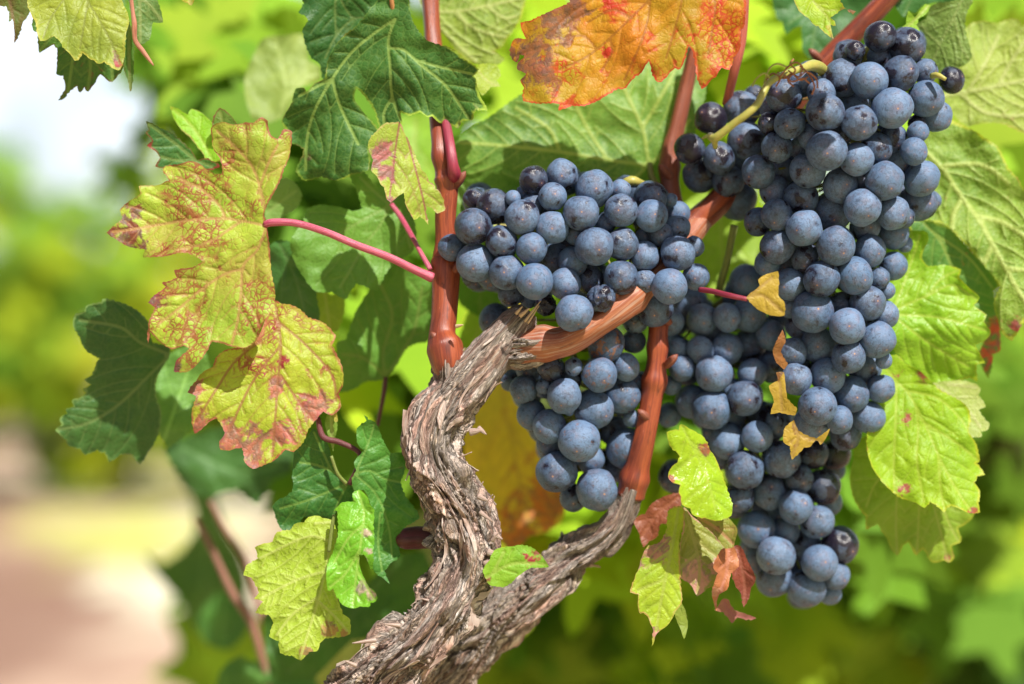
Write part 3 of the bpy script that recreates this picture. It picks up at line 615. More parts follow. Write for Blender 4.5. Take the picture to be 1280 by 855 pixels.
# --- top right
mt = LM('lime_top_leaf', (.38, .52, .02), (.30, .48, .02), (.42, .48, .08), (.3, .10, .03), bl=.2, tipc=(.35, .12, .05), trans=.5, edge=(.45, .40, .04), ew=1.6, w1=1.5)
leaf('pointed lime green leaf with brown tip hanging from the top edge above the right bunch',
    fr('T30', (120, -80), (130, 0), (145, 35), (160, 60), (200, 90), (225, 118), (250, 130), (290, 170), (332, 196), (310, 160), (288, 130), (312, 122), (338, 128), (325, 100), (310, 88), (335, 70), (352, 58), (385, 42), (440, 58), (425, 75), (405, 60), (380, 35), (360, 10), (350, -80)),
    [fr('T30', (220, -80), (230, 10), (300, 90), (325, 185)), fr('T30', (230, 10), (290, 50), (345, 50))], mt, dep=-.01, tilt=(-.1, -.2), seed=61, grid=3, wav=3, tips=[(1066, 13, 14), (1042, 46, 5)])
mt = LM('dark_top_right_leaf', (.035, .12, .025), (.05, .16, .03), (.1, .2, .05), trans=.25)
leaf('dark green blurred leaf with a notched edge left of the top right reddish cane',
    fr('T30', (30, -90), (35, 60), (45, 95), (75, 110), (90, 172), (130, 140), (170, 128), (175, 250), (220, 300), (300, 290), (400, 200), (540, 0), (560, -90)), [fr('T30', (350, -60), (250, 100), (210, 280)), fr('T30', (330, -30), (100, 120))], mt, dep=.075, seed=62, grid=5, wav=6)
leaf('dark green leaf right of the reddish cane at the top edge', fr('T30', (600, -90), (625, 10), (655, 60), (680, 85), (702, 50), (735, 62), (760, 40), (800, 20), (850, 10), (935, 0), (960, -90)), [fr('T30', (750, -80), (680, 70))], mt, dep=.05, seed=63, grid=4.5, wav=4)
leaf('small bright green curled leaf just above the topmost black berries', fr('T30', (668, 140), (690, 120), (700, 55), (732, 85), (748, 75), (790, 20), (812, 28), (790, 70), (750, 95), (742, 122), (760, 158), (725, 160)), [fr('T30', (690, 140), (740, 90), (800, 30))],
    LM('bright_curl_leaf', (.30, .52, .03), (.25, .46, .03), (.4, .5, .1)), dep=.02, seed=64, grid=3, wav=3, tilt=(0, -.3))
mt = LM('grey_green_under_leaf', (.15, .24, .05), (.19, .29, .06), (.30, .38, .12), BRN, bl=.1, trans=.3, under=True, w1=1.5, w2=.8, bump=.8)
leaf('grey green leaf underside right of the topmost berries, in front of the pale leaf',
    fr('T30', (745, 120), (790, 95), (800, 60), (812, 30), (850, 12), (930, 5), (990, -60), (1040, -60), (1010, 30), (985, 90), (990, 180), (1018, 285), (990, 320), (955, 335), (900, 350), (860, 355), (800, 320), (765, 220)),
    [fr('T30', (990, -50), (930, 80), (860, 220), (820, 320)), fr('T30', (930, 80), (960, 220), (1000, 290)), fr('T30', (860, 220), (800, 170), (770, 130))], mt, dep=.035, tilt=(-.3, .1), wav=4, seed=65, grid=3.5)
mt = LM('pale_right_leaf', (.32, .43, .075), (.38, .47, .08), (.50, .55, .20), (.45, .10, .15), bl=.20, trans=.5, under=True, w1=2.6, w2=1.4, vs=.8, bump=.9, edge=(.45, .45, .06), ew=2)
leaf('pale lime leaf with raised veins and pink stains, in the top right corner',
    fr('T30', (985, 150), (1015, 118), (1090, 105), (1150, 117), (1210, 93), (1252, 98), (1262, 132), (1300, 118), (1400, 150), (1420, 400), (1420, 600), (1340, 690), (1280, 668), (1220, 637), (1130, 610), (1040, 622), (1000, 632), (955, 600), (900, 520), (868, 450), (880, 380), (960, 330), (1000, 250)),
    [fr('T30', (885, 478), (960, 465), (1100, 440), (1280, 400), (1420, 360)), fr('T30', (960, 465), (1080, 560), (1250, 580), (1400, 540)), fr('T30', (1000, 455), (1080, 330), (1150, 180)), fr('T30', (1150, 430), (1220, 300), (1300, 180))],
    mt, dep=.055, tilt=(.05, -.2), wav=6, bulge=-2.4, seed=66, grid=3.6, spacing=18)
mt = LM('large_right_leaf', (.17, .30, .035), (.24, .37, .045), (.45, .55, .15), (.32, .10, .05), bl=.10, trans=.42, under=True, w1=3.4, w2=1.5, vs=.9, bump=.9, edge=(.45, .50, .05), ew=3.5, tipc=(.50, .08, .10))
leaf('large green leaf with thick pale midrib, running off the right edge beside the largest bunch',
    fr('T30', (760, 640), (860, 640), (910, 600), (1000, 640), (1080, 690), (1150, 740), (1200, 840), 'T31', (1215, 0), (1250, 40), (1300, 130), (1400, 220), (1420, 640), (1300, 720), (1260, 780), (1215, 848), (1175, 815), (1150, 740), (1130, 650), (1162, 585), (1150, 550), (1080, 470), (1020, 400), (960, 335), (900, 275), (850, 258), (780, 240), (760, 100), 'T30', (740, 800)),
    [fr('T30', (740, 720), (790, 760), 'T31', (880, 0), (960, 120), (1060, 250), (1140, 400), (1200, 510), (1290, 660)), fr('T30', (885, 828), (1040, 820), (1120, 850), 'T31', (1200, 60)), fr('T31', (962, 150), (925, 220), (922, 290)), fr('T31', (1060, 225), (1180, 260), (1300, 340)), fr('T31', (1200, 485), (1320, 500)), fr('T31', (1120, 370), (1080, 460), (1060, 440))],
    mt, dep=.040, tilt=(-.15, -.12), wav=8, bulge=-3.5, seed=67, grid=3.8, spacing=34, tips=[(1270, 408, 16)])
mt = LM('folded_right_leaf', (.07, .19, .03), (.11, .26, .03), (.28, .38, .08), (.48, .05, .03), bl=.15, trans=.35, edge=(.40, .46, .03), ew=3, tipc=(.55, .06, .03), w1=1.8)
leaf('darker folded green leaf with a red orange tip under the large right leaf',
    fr('T31', (700, 250), (790, 245), (850, 262), (905, 280), (960, 340), (1020, 405), (1080, 470), (1125, 520), (1162, 580), (1125, 600), (1150, 690), (1180, 760), (1155, 800), 'T32', (1160, 40), (1125, 60), (1120, 110), (1098, 178), (1075, 130), (1050, 60), 'T31', (1080, 820), (980, 700), (880, 600), (780, 520), (760, 400)),
    [fr('T31', (780, 260), (860, 350), (920, 480), (1000, 640), (1090, 760)), fr('T31', (830, 310), (1000, 430), (1120, 580))], mt, dep=.048, tilt=(.1, .1), wav=4, seed=68, grid=3.8, tips=[(1236, 442, 24), (1243, 408, 14)])
mt = LM('vivid_right_leaf', (.22, .44, .018), (.30, .50, .025), (.40, .54, .07), (.30, .10, .035), bl=.16, spots=.12, trans=.45, edge=(.42, .52, .03), ew=2.5, w1=1.8, rough=.38)
leaf('vivid green toothed leaf right of the middle of the largest bunch, lower half shaded',
    fr('T31', (640, 420), (690, 300), (740, 298), (800, 306), (800, 345), (785, 380), (768, 435), (800, 476), (870, 468), (925, 478), (965, 490), (955, 530), (990, 565), (1020, 595), (1058, 632), (1028, 668), (1060, 695), (1092, 718), (1078, 750), (1112, 792), (1108, 820), (1062, 856), 'T32', (1035, 10), (1060, 60), (1085, 105), (1040, 112), (1045, 195), (1005, 175), (930, 195), (820, 200), (700, 110), (630, 40), (560, 0), 'T31', (560, 700)),
    [fr('T31', (560, 740), (640, 690), (800, 620), (920, 570), (1040, 640)), fr('T31', (600, 715), (850, 730), (1090, 795)), fr('T31', (620, 700), (680, 560), (760, 320)), fr('T31', (620, 720), 'T32', (800, 0), (1000, 120)), fr('T31', (800, 620), (860, 540), (950, 495))],
    mt, dep=.030, tilt=(.0, -.15), wav=7, bulge=3, seed=69, grid=3.4, folds=[(1200, 400, 80, .5)])
mt = LM('lime_right_leaf', (.33, .52, .018), (.27, .47, .018), (.42, .55, .06), (.38, .09, .07), bl=.14, spots=.16, trans=.5, edge=(.46, .52, .03), ew=2.5, w1=1.8, tipc=(.45, .06, .06))
leaf('broad lime green leaf with rusty specks just below the vivid green toothed leaf',
    fr('T32', (560, 20), (600, 60), (640, 60), (672, 85), (700, 112), (740, 130), (780, 160), (822, 205), (900, 262), (960, 290), (1000, 330), (1010, 400), (1000, 440), (1022, 478), (1050, 548), (1058, 590), (1040, 602), (1060, 625), (1085, 662), (1045, 668), (1030, 700), (1058, 740), (1050, 800), (1060, 850), (1010, 852), (960, 832), (915, 815), (895, 825), (880, 850), (840, 812), (810, 793), (795, 815), (782, 828), (740, 800), (700, 790), (640, 760), (560, 680), (500, 560), (500, 440), (540, 300)),
    [fr('T32', (570, 100), (620, 170), (700, 255), (780, 400), (850, 560), (920, 700), (1010, 840)), fr('T32', (690, 240), (850, 280), (960, 380), (1005, 450)), fr('T32', (780, 400), (940, 500), (1060, 600)), fr('T32', (740, 320), (750, 440), (745, 600), (780, 800)), fr('T32', (640, 190), (640, 330), (630, 560), (630, 740)), fr('T32', (850, 560), (860, 700), (880, 830))],
    mt, dep=.022, tilt=(.05, -.18), wav=6, bulge=2.8, seed=70, grid=3.4, tips=[(1155, 466, 14), (1218, 640, 9)], spacing=26)
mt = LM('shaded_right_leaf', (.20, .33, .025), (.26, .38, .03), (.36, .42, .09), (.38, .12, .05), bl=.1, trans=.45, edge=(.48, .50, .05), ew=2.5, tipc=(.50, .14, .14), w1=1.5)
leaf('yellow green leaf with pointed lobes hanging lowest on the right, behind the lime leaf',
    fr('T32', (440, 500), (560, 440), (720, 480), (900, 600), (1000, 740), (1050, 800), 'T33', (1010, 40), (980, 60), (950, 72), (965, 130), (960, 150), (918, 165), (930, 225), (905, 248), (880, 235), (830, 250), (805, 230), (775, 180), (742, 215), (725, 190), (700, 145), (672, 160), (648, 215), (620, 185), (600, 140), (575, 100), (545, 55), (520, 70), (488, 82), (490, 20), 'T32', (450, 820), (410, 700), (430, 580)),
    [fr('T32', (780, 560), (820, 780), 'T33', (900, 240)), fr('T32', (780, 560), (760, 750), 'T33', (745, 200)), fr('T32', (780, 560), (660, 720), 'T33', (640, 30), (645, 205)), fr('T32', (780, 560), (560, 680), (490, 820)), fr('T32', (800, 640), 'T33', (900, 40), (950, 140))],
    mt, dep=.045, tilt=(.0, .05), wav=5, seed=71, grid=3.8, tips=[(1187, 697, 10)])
leaf('pale folded leaf edge at the right of the lime green leaf',
    fr('T32', (820, 205), (900, 194), (1000, 196), (1050, 213), (1062, 240), (1048, 262), (1088, 322), (1052, 340), (1108, 412), (1092, 440), (1062, 445), (1065, 472), (1020, 474), (985, 470), (960, 400), (900, 330), (860, 270)), [fr('T32', (840, 215), (980, 320), (1060, 420)), fr('T32', (900, 210), (1040, 225))],
    LM('pale_fold_leaf', (.40, .48, .12), (.35, .45, .10), (.48, .5, .2), trans=.5, under=True), dep=.030, tilt=(0, -.3), seed=72, grid=3.4, wav=3)

# --- yellow scraps amid the right bunches
mt = LM('yellow_scrap', (.48, .33, .04), (.42, .27, .03), (.40, .25, .06), BRN, bl=.2, trans=.4, tipc=(.20, .07, .02))
l18 = leaf('small mustard yellow leaf on a dark pink stalk at the left of the largest bunch',
    fr('T21', (1172, 628), (1205, 600), (1238, 570), (1230, 540), (1282, 512), (1330, 500), (1330, 620), (1360, 650), (1360, 722), (1310, 722), (1255, 705), (1215, 680)), [fr('T21', (1172, 628), (1250, 620), (1350, 700)), fr('T21', (1180, 628), (1300, 530))], mt, dep=-.024, seed=81, grid=2.6, wav=2, amp=1)
leaf('ragged yellow leaf scrap at the left edge of the right bunch, upper of two', fr('T32', (5, 218), (50, 190), (40, 150), (80, 148), (95, 280), (145, 330), (135, 365), (60, 350), (12, 358), (30, 300), (18, 260)), [fr('T32', (60, 200), (70, 340))], mt, dep=-.010, seed=82, grid=2.6, wav=2, amp=1, tips=[(972, 468, 8)])
leaf('ragged yellow leaf scrap under the tip of the right bunch, lower of two', fr('T32', (82, 430), (130, 388), (150, 440), (240, 480), (310, 430), (282, 490), (262, 512), (248, 480), (210, 522), (180, 525), (118, 585), (112, 520), (78, 500)), [fr('T32', (130, 400), (150, 480), (120, 570)), fr('T32', (150, 460), (270, 500))], mt, dep=-.010, seed=83, grid=2.6, wav=2, amp=1)
leaf('dry brown papery leaf shred at the left edge of the right bunch', fr('P', (972, 425), (978, 412), (982, 428), (976, 440), (985, 455), (980, 462), (970, 452), (966, 438)), [], LM('brown_shred', (.35, .15, .04), (.25, .09, .03), (.3, .2, .1), trans=.3), dep=-.012, seed=84, grid=2.5, wav=3, amp=1)

# --- dying leaves between the lower bunches
mt = LM('fresh_lime_leaf', (.36, .54, .02), (.28, .48, .02), (.40, .55, .06), (.45, .10, .08), bl=.22, spots=.08, trans=.45, tipc=(.40, .08, .06), w1=1.7, rough=.30, edge=(.45, .5, .04), ew=1.6)
leaf('glossy lime green leaf folded downwards in front of the lower right bunch',
    fr('T22', (845, 408), (885, 430), (930, 455), (960, 475), (985, 530), (1010, 565), (1030, 610), (1050, 665), (1075, 740), (1100, 815), 'T23', (1095, 15), (1060, 30), (1040, 38), (1000, 38), (960, 25), (905, 12), 'T22', (890, 830), (850, 812), (845, 770), (835, 740), (842, 712), (800, 700), (780, 672), (790, 632), (826, 600), (838, 570), (800, 530), (783, 500), (773, 450), (800, 440), (832, 438)),
    [fr('T22', (850, 420), (920, 560), (980, 700), (1020, 850)), fr('T22', (900, 500), (1010, 640)), fr('T22', (920, 560), (800, 660)), fr('T22', (980, 700), (860, 800))], mt, dep=-.020, tilt=(.25, -.1), wav=4, seed=91, grid=2.8, bulge=2.6, spacing=16, tips=[(838, 600, 8), (880, 560, 9)], folds=[(880, 600, -20, .6)])
mt = LM('lime_pink_leaf', (.38, .50, .025), (.30, .45, .025), (.40, .48, .08), (.42, .06, .06), bl=.15, spots=.2, trans=.45, tipc=(.48, .20, .18), edge=(.45, .3, .08), ew=2)
leaf('lime green leaf with pink upper left side hanging lowest below the trunk joint',
    fr('Z14', (330, 335), (370, 318), (385, 330), (378, 400), (366, 440), (370, 520), (372, 600), (378, 660), (355, 695), (340, 725), (315, 755), (290, 772), (280, 800), (270, 820), (276, 770), (265, 740), (255, 712), (240, 700), (225, 700), (220, 665), (222, 635), (192, 628), (205, 590), (215, 560), (228, 530), (240, 490), (258, 462), (300, 450), (325, 400)),
    [fr('Z14', (365, 330), (340, 480), (310, 620), (285, 765)), fr('Z14', (340, 480), (250, 540)), fr('Z14', (320, 580), (220, 620)), fr('Z14', (330, 540), (370, 600))], mt, dep=-.004, tilt=(.15, -.1), seed=92, grid=2.8, wav=3, tips=[(815, 690, 16), (800, 705, 12), (818, 790, 8), (825, 680, 12)], spacing=16)
leaf('thin curled green leaf edge right behind the lowest lime leaf', fr('Z14', (362, 640), (378, 670), (395, 720), (396, 765), (385, 795), (375, 765), (360, 730), (350, 690)), [], LM('curled_edge', (.25, .33, .05), (.2, .28, .05), (.3, .3, .1)), dep=.006, seed=93, grid=3, wav=3, amp=1)
mt = LM('olive_pink_leaf', (.25, .27, .045), (.20, .24, .04), (.36, .34, .10), (.42, .10, .12), bl=.42, trans=.35, tipc=(.56, .28, .24), edge=(.5, .25, .2), ew=2)
leaf('olive leaf with pink and cream lower lobe between the two hanging lime leaves',
    fr('Z14', (385, 325), (405, 345), (425, 365), (450, 385), (480, 410), (505, 440), (530, 470), (548, 500), (520, 540), (500, 590), (465, 615), (432, 642), (415, 610), (395, 590), (370, 575), (368, 500), (378, 430), (382, 380)),
    [fr('Z14', (390, 335), (420, 440), (440, 540), (432, 635)), fr('Z14', (420, 440), (500, 500)), fr('Z14', (430, 490), (375, 540))], mt, dep=.002, tilt=(-.1, -.1), seed=94, grid=2.8, wav=4, tips=[(862, 715, 22), (870, 738, 12), (895, 705, 10)], spacing=16)
leaf('green and brown crumpled leaf just below the glossy lime leaf', fr('Z14', (425, 352), (480, 368), (540, 362), (560, 380), (575, 405), (568, 440), (560, 468), (530, 472), (505, 435), (450, 388)), [fr('Z14', (430, 358), (500, 400), (560, 455))],
    LM('green_brown_leaf', (.20, .25, .03), (.24, .15, .04), (.4, .2, .1), BRN, bl=.5, trans=.3), dep=-.012, seed=95, grid=2.6, wav=5, amp=1)
mt = LM('dry_brown_leaf', (.40, .15, .055), (.28, .085, .035), (.40, .16, .10), (.10, .03, .02), bl=.35, trans=.2, tipc=(.45, .22, .14))
leaf('crumpled dry orange brown leaf at the left edge of the lower right bunch',
    fr('Z14', (515, 478), (530, 470), (562, 465), (575, 500), (582, 535), (552, 560), (545, 605), (530, 625), (502, 642), (500, 695), (490, 662), (486, 620), (498, 580), (505, 560), (488, 540), (500, 505)), [fr('Z14', (545, 470), (535, 560), (498, 670))], mt, dep=-.008, seed=96, grid=2.2, wav=9, amp=1.2, tips=[(893, 740, 10)])
mt = LM('dark_red_dry_leaf', (.20, .045, .025), (.13, .03, .02), (.25, .08, .05), (.07, .02, .02), bl=.3, trans=.25)
leaf('dark red dry leaf strip touching the left side of the lower right bunch', fr('Z14', (548, 470), (575, 460), (592, 472), (612, 520), (641, 582), (625, 610), (618, 640), (597, 682), (590, 640), (570, 610), (558, 570)), [fr('Z14', (575, 470), (600, 590), (598, 670))], mt, dep=.004, seed=97, grid=2.6, wav=5)
leaf('dusky pink curled leaf end below the crumpled dry leaf', fr('Z14', (495, 692), (510, 670), (525, 650), (545, 655), (562, 690), (590, 700), (642, 722), (600, 725), (575, 718), (555, 738), (540, 715), (525, 700)), [fr('Z14', (530, 665), (560, 705), (630, 720))],
    LM('dusky_pink_leaf', (.34, .14, .10), (.26, .09, .07), (.3, .1, .1), trans=.3), dep=.012, seed=98, grid=2.6, wav=4)
leaf('red brown leaf on the green gap beside the trunk joint', fr('Z14', (205, 372), (225, 355), (245, 350), (262, 320), (320, 285), (372, 275), (376, 310), (350, 350), (330, 385), (300, 385), (290, 430), (262, 445), (240, 468), (228, 425), (215, 400)), [fr('Z14', (365, 290), (290, 350), (235, 430))],
    LM('red_brown_leaf', (.24, .07, .03), (.16, .04, .02), (.3, .1, .05), trans=.3), dep=.022, seed=99, grid=3.2, wav=4)
mt = LM('spotted_small_leaf', (.25, .48, .03), (.20, .42, .03), (.35, .5, .08), (.40, .05, .06), bl=.30, spots=.35, trans=.45, tipc=(.25, .05, .03), bscale=70)
leaf('small bright green leaf with red spots where the arm leaves the trunk',
    fr('P', (604, 712), (612, 700), (618, 688), (630, 684), (640, 683), (655, 682), (670, 688), (680, 698), (686, 709), (665, 709), (654, 716), (645, 722), (632, 733), (612, 731)), [fr('P', (608, 722), (640, 705), (682, 705)), fr('P', (615, 718), (630, 690))], mt, dep=-.014, seed=100, grid=2.6, wav=3, tips=[(609, 728, 9), (672, 690, 5)])
leaf('pale sliver of leaf showing below the arm at the spotted leaf', fr('P', (640, 800), (660, 785), (672, 775), (668, 786), (650, 800), (640, 806)), [], LM('sliver_leaf', (.36, .5, .05), (.3, .45, .05), (.4, .5, .1)), dep=.06, seed=101, grid=4, amp=1)

# --- lower left group
mt = LM('lime_lower_leaf', (.33, .46, .035), (.38, .50, .05), (.48, .55, .14), (.30, .12, .04), bl=.12, trans=.45, under=True, w1=1.9, w2=1.0, tipc=(.42, .22, .08), bump=.6, edge=(.45, .5, .06), ew=1.5)
leaf('pale lime crinkled leaf hanging lowest on the left beside the trunk',
    fr('Z9', (758, 465), (745, 460), (725, 463), (715, 475), (690, 480), (680, 495), (650, 500), (640, 520), (620, 525), (598, 535), (606, 560), (580, 575), (572, 600), (590, 605), (608, 640), (596, 655), (618, 662), (600, 688), (630, 692), (642, 712), (633, 745), (655, 755), (658, 782), (685, 788), (707, 800), (725, 780), (745, 778), (752, 760), (765, 748), (800, 745), (822, 738), (820, 700), (805, 690), (790, 640), (790, 560), (792, 500), (780, 470)),
    [fr('Z9', (782, 470), (770, 560), (747, 660), (705, 795)), fr('Z9', (777, 520), (720, 510), (610, 560)), fr('Z9', (765, 590), (700, 610), (610, 655)), fr('Z9', (750, 650), (690, 690), (650, 740)), fr('Z9', (747, 660), (790, 700), (815, 730)), fr('Z9', (782, 475), (740, 478))],
    mt, dep=-.010, tilt=(.0, -.15), wav=5, bulge=-2.8, seed=111, grid=2.9, spacing=15, tips=[(415, 790, 13), (385, 815, 9), (430, 793, 8)])
mt = LM('vivid_lower_leaf', (.12, .36, .018), (.18, .42, .02), (.30, .48, .08), (.42, .30, .22), bl=.10, trans=.35, tipc=(.50, .36, .28), w1=1.7, rough=.38)
leaf('vivid green leaf with a pale withered notch, in front of the trunk side dark leaf',
    fr('T12', (490, 745), (525, 738), (552, 770), (575, 820), 'T13', (590, -10), (585, 60), (590, 140), (583, 200), (585, 260), (575, 285), (560, 250), (540, 210), (515, 208), (515, 240), (525, 290), (545, 330), (565, 372), (590, 390), (608, 425), (600, 440), (572, 448), (562, 470), (520, 468), (485, 478), (430, 460), (415, 430), (400, 415), (385, 378), (358, 388), (353, 340), (352, 290), (372, 225), (400, 150), (412, 60), (405, -10), 'T12', (390, 840), (430, 800), (470, 795), (500, 800), (480, 770)),
    [fr('T12', (510, 745), 'T13', (540, 0), (528, 120), (505, 280), (485, 460)), fr('T13', (535, 60), (460, 130), (390, 250)), fr('T13', (520, 180), (450, 300), (370, 370)), fr('T13', (505, 290), (560, 380), (590, 430))],
    mt, dep=-.018, tilt=(-.15, -.15), wav=5, bulge=2.8, seed=112, grid=2.9, spacing=17, tips=[(452, 735, 9), (464, 740, 10), (457, 700, 6), (462, 690, 6), (456, 668, 7)])
mt = LM('dark_trunk_leaf', (.045, .16, .02), (.07, .22, .025), (.16, .30, .06), (.14, .07, .03), bl=.15, trans=.25, w1=1.5)
leaf('dark green lobed leaf touching the left side of the trunk',
    fr('T12', (530, 352), (545, 365), (560, 385), (600, 402), (620, 450), (650, 520), (680, 555), (735, 550), (742, 640), (722, 700), (745, 765), (810, 852), 'T13', (815, 30), (760, 60), (720, 100), (718, 220), (690, 240), (662, 265), (640, 290), (668, 355), (640, 330), (590, 290), (575, 200), (590, 80), 'T12', (585, 852), (560, 770), (535, 735), (490, 740), (478, 690), (500, 640), (490, 600), (520, 560), (540, 540), (512, 515), (505, 430), (552, 392)),
    [fr('T12', (472, 700), (520, 600), (570, 480), (590, 410)), fr('T12', (495, 655), (570, 642), (640, 680), (720, 700)), fr('T12', (495, 660), (600, 760), 'T13', (660, 60), (680, 220)), fr('T13', (620, 0), (610, 150), (630, 290))],
    mt, dep=.004, tilt=(.12, .1), wav=5, bulge=2.5, seed=113, grid=3.2)
mt = LM('dark_lower_leaf', (.028, .115, .018), (.045, .16, .022), (.15, .26, .05), trans=.22, w1=1.6, w2=.8)
leaf('dark green leaf left of the trunk between round yellow leaf and lime crinkled leaf',
    fr('T12', (290, 430), (330, 470), (355, 500), (372, 540), (380, 620), (440, 680), (485, 730), (480, 800), (400, 850), 'T13', (370, 30), (330, 20), (240, 20), (205, 70), (130, 85), (95, 10), 'T12', (82, 820), (105, 790), (180, 748), (185, 690), (180, 660), (188, 600), (200, 520), (240, 500)),
    [fr('T12', (458, 705), (380, 645), (300, 612), (220, 600)), fr('T12', (458, 705), (340, 755), (240, 795), (120, 830)), fr('T12', (458, 705), (420, 780), (390, 850)), fr('T12', (380, 645), (330, 540), (290, 450))], mt, dep=.012, tilt=(.1, .15), wav=5, seed=114, grid=3.4)
leaf('slim pale green folded leaf hanging right of the round yellow leaf', fr('T12', (345, 400), (360, 350), (385, 340), (405, 400), (395, 470), (385, 545), (370, 490), (355, 450)), [fr('T12', (375, 350), (383, 530))], LM('slim_leaf', (.22, .36, .05), (.18, .3, .04), (.35, .42, .12)), dep=.006, seed=115, grid=3, wav=2, amp=1)
leaf('small leaf corner with a pink tip behind the right side of the round yellow leaf', fr('T12', (385, 330), (405, 240), (425, 320), (405, 345), (410, 395), (395, 400)), [], LM('pink_corner_leaf', (.4, .42, .05), (.45, .2, .08), (.3, .2, .1)), dep=.003, seed=116, grid=3, wav=2, amp=1)
leaf('green leaf under the dark lower leaves at the left edge of the trunk foot', fr('P', (330, 770), (360, 745), (430, 750), (470, 720), (480, 700), (530, 690), (545, 740), (500, 790), (440, 800), (390, 850), (340, 850)), [fr('P', (500, 700), (430, 780), (360, 840))], LM('blurred_low_leaf', (.05, .14, .02), (.07, .19, .02), (.1, .2, .05)), dep=.14, seed=117, grid=6, wav=8)

# --- blurred leaves behind, left
def soft(label, pts, veins, ca, cb, dep, seed, tilt=(0, 0), wav=8, trans=.35):
    return leaf(label, pts, veins, LM('soft_leaf_%d' % seed if False else 'soft_leaf', ca, cb, tuple(min(1, x * 1.5 + .04) for x in cb), trans=trans), dep=dep, seed=seed, grid=6, wav=wav, tilt=tilt, amp=2.5, spacing=40)
soft('blurred dark green leaf under the round yellow leaf', fr('P', (205, 560), (240, 545), (300, 530), (330, 540), (368, 565), (362, 590), (340, 600), (322, 632), (295, 612), (262, 622), (235, 610)), [fr('P', (230, 560), (300, 590), (350, 580))], (.04, .11, .02), (.06, .16, .03), .22, 121)
soft('blurred dark green leaf dropping from the branch left of the lime crinkled leaf', fr('P', (178, 690), (200, 705), (225, 690), (245, 660), (238, 620), (225, 590), (235, 570), (262, 590), (272, 640), (300, 690), (312, 735), (290, 770), (245, 790), (228, 760), (210, 735), (188, 708)), [fr('P', (245, 600), (260, 680), (250, 770))], (.07, .16, .02), (.09, .19, .025), .60, 122)
soft('blurred green leaf at the bottom left of the thin stems', fr('P', (255, 760), (275, 742), (305, 745), (315, 770), (300, 800), (285, 812), (262, 806), (248, 785)), [fr('P', (280, 745), (275, 805))], (.06, .17, .03), (.08, .22, .03), .32, 123)
soft('blurred green leaf along the bottom edge left of the trunk', fr('P', (272, 870), (275, 840), (300, 820), (322, 828), (345, 800), (380, 815), (400, 870)), [fr('P', (330, 860), (320, 830))], (.06, .18, .03), (.09, .22, .03), .20, 124)
soft('blurred pale yellow leaf at the bottom edge just left of the trunk foot', fr('P', (385, 830), (400, 800), (440, 775), (480, 790), (470, 870), (390, 870)), [fr('P', (440, 780), (430, 860))], (.42, .44, .10), (.36, .42, .09), .24, 125, tilt=(0, -.4))
soft('blurred green leaf right of the dark toothed leaf at the left', fr('P', (190, 470), (215, 440), (250, 430), (265, 470), (255, 520), (210, 560), (195, 530)), [fr('P', (205, 550), (240, 450))], (.12, .27, .05), (.15, .30, .05), .07, 126)

# --- unseen leaves added above the picture to cast shade on the bunches
def five_lobes(cx, cy, r, rot=0., k=1.):
    an = [90, 62, 48, 36, 20, 5, -12, -28, -46, -62, -78, -90]; ra = [.25, .7, .6, .85, .95, .7, .68, 1., .78, .7, .9, 1.08]
    P = [(q * math.cos(math.radians(a)), q * math.sin(math.radians(a))) for a, q in zip(an, ra)]; P += [(-x, y) for x, y in P[-2:0:-1]]
    c, s_ = math.cos(rot), math.sin(rot); f = lambda x, y: (cx + r * (x * c - y * s_) * k, cy - r * (x * s_ + y * c))
    return [f(*p) for p in P], [[f(0, .2), f(0, -.4), f(0, -1)], [f(0, .2), f(.5, .3), f(.85, .35)], [f(0, .2), f(-.5, .3), f(-.85, .35)], [f(0, .2), f(.45, -.2), f(.85, -.45)], [f(0, .2), f(-.45, -.2), f(-.85, -.45)]]
for (cx, cy, r, dp, rot, lab) in ((1128, -150, 76, -.085, .3, 'unseen green leaf added above the picture to shade the bunches'), (1030, -140, 62, -.080, -.6, 'smaller unseen green leaf added above the picture for shade')):
    o_, v_ = five_lobes(cx, cy, r, rot); leaf(lab, o_, v_, bpy.data.materials['dark_top_right_leaf'], dep=dp, seed=int(cx), grid=6, tilt=(0, -.4))
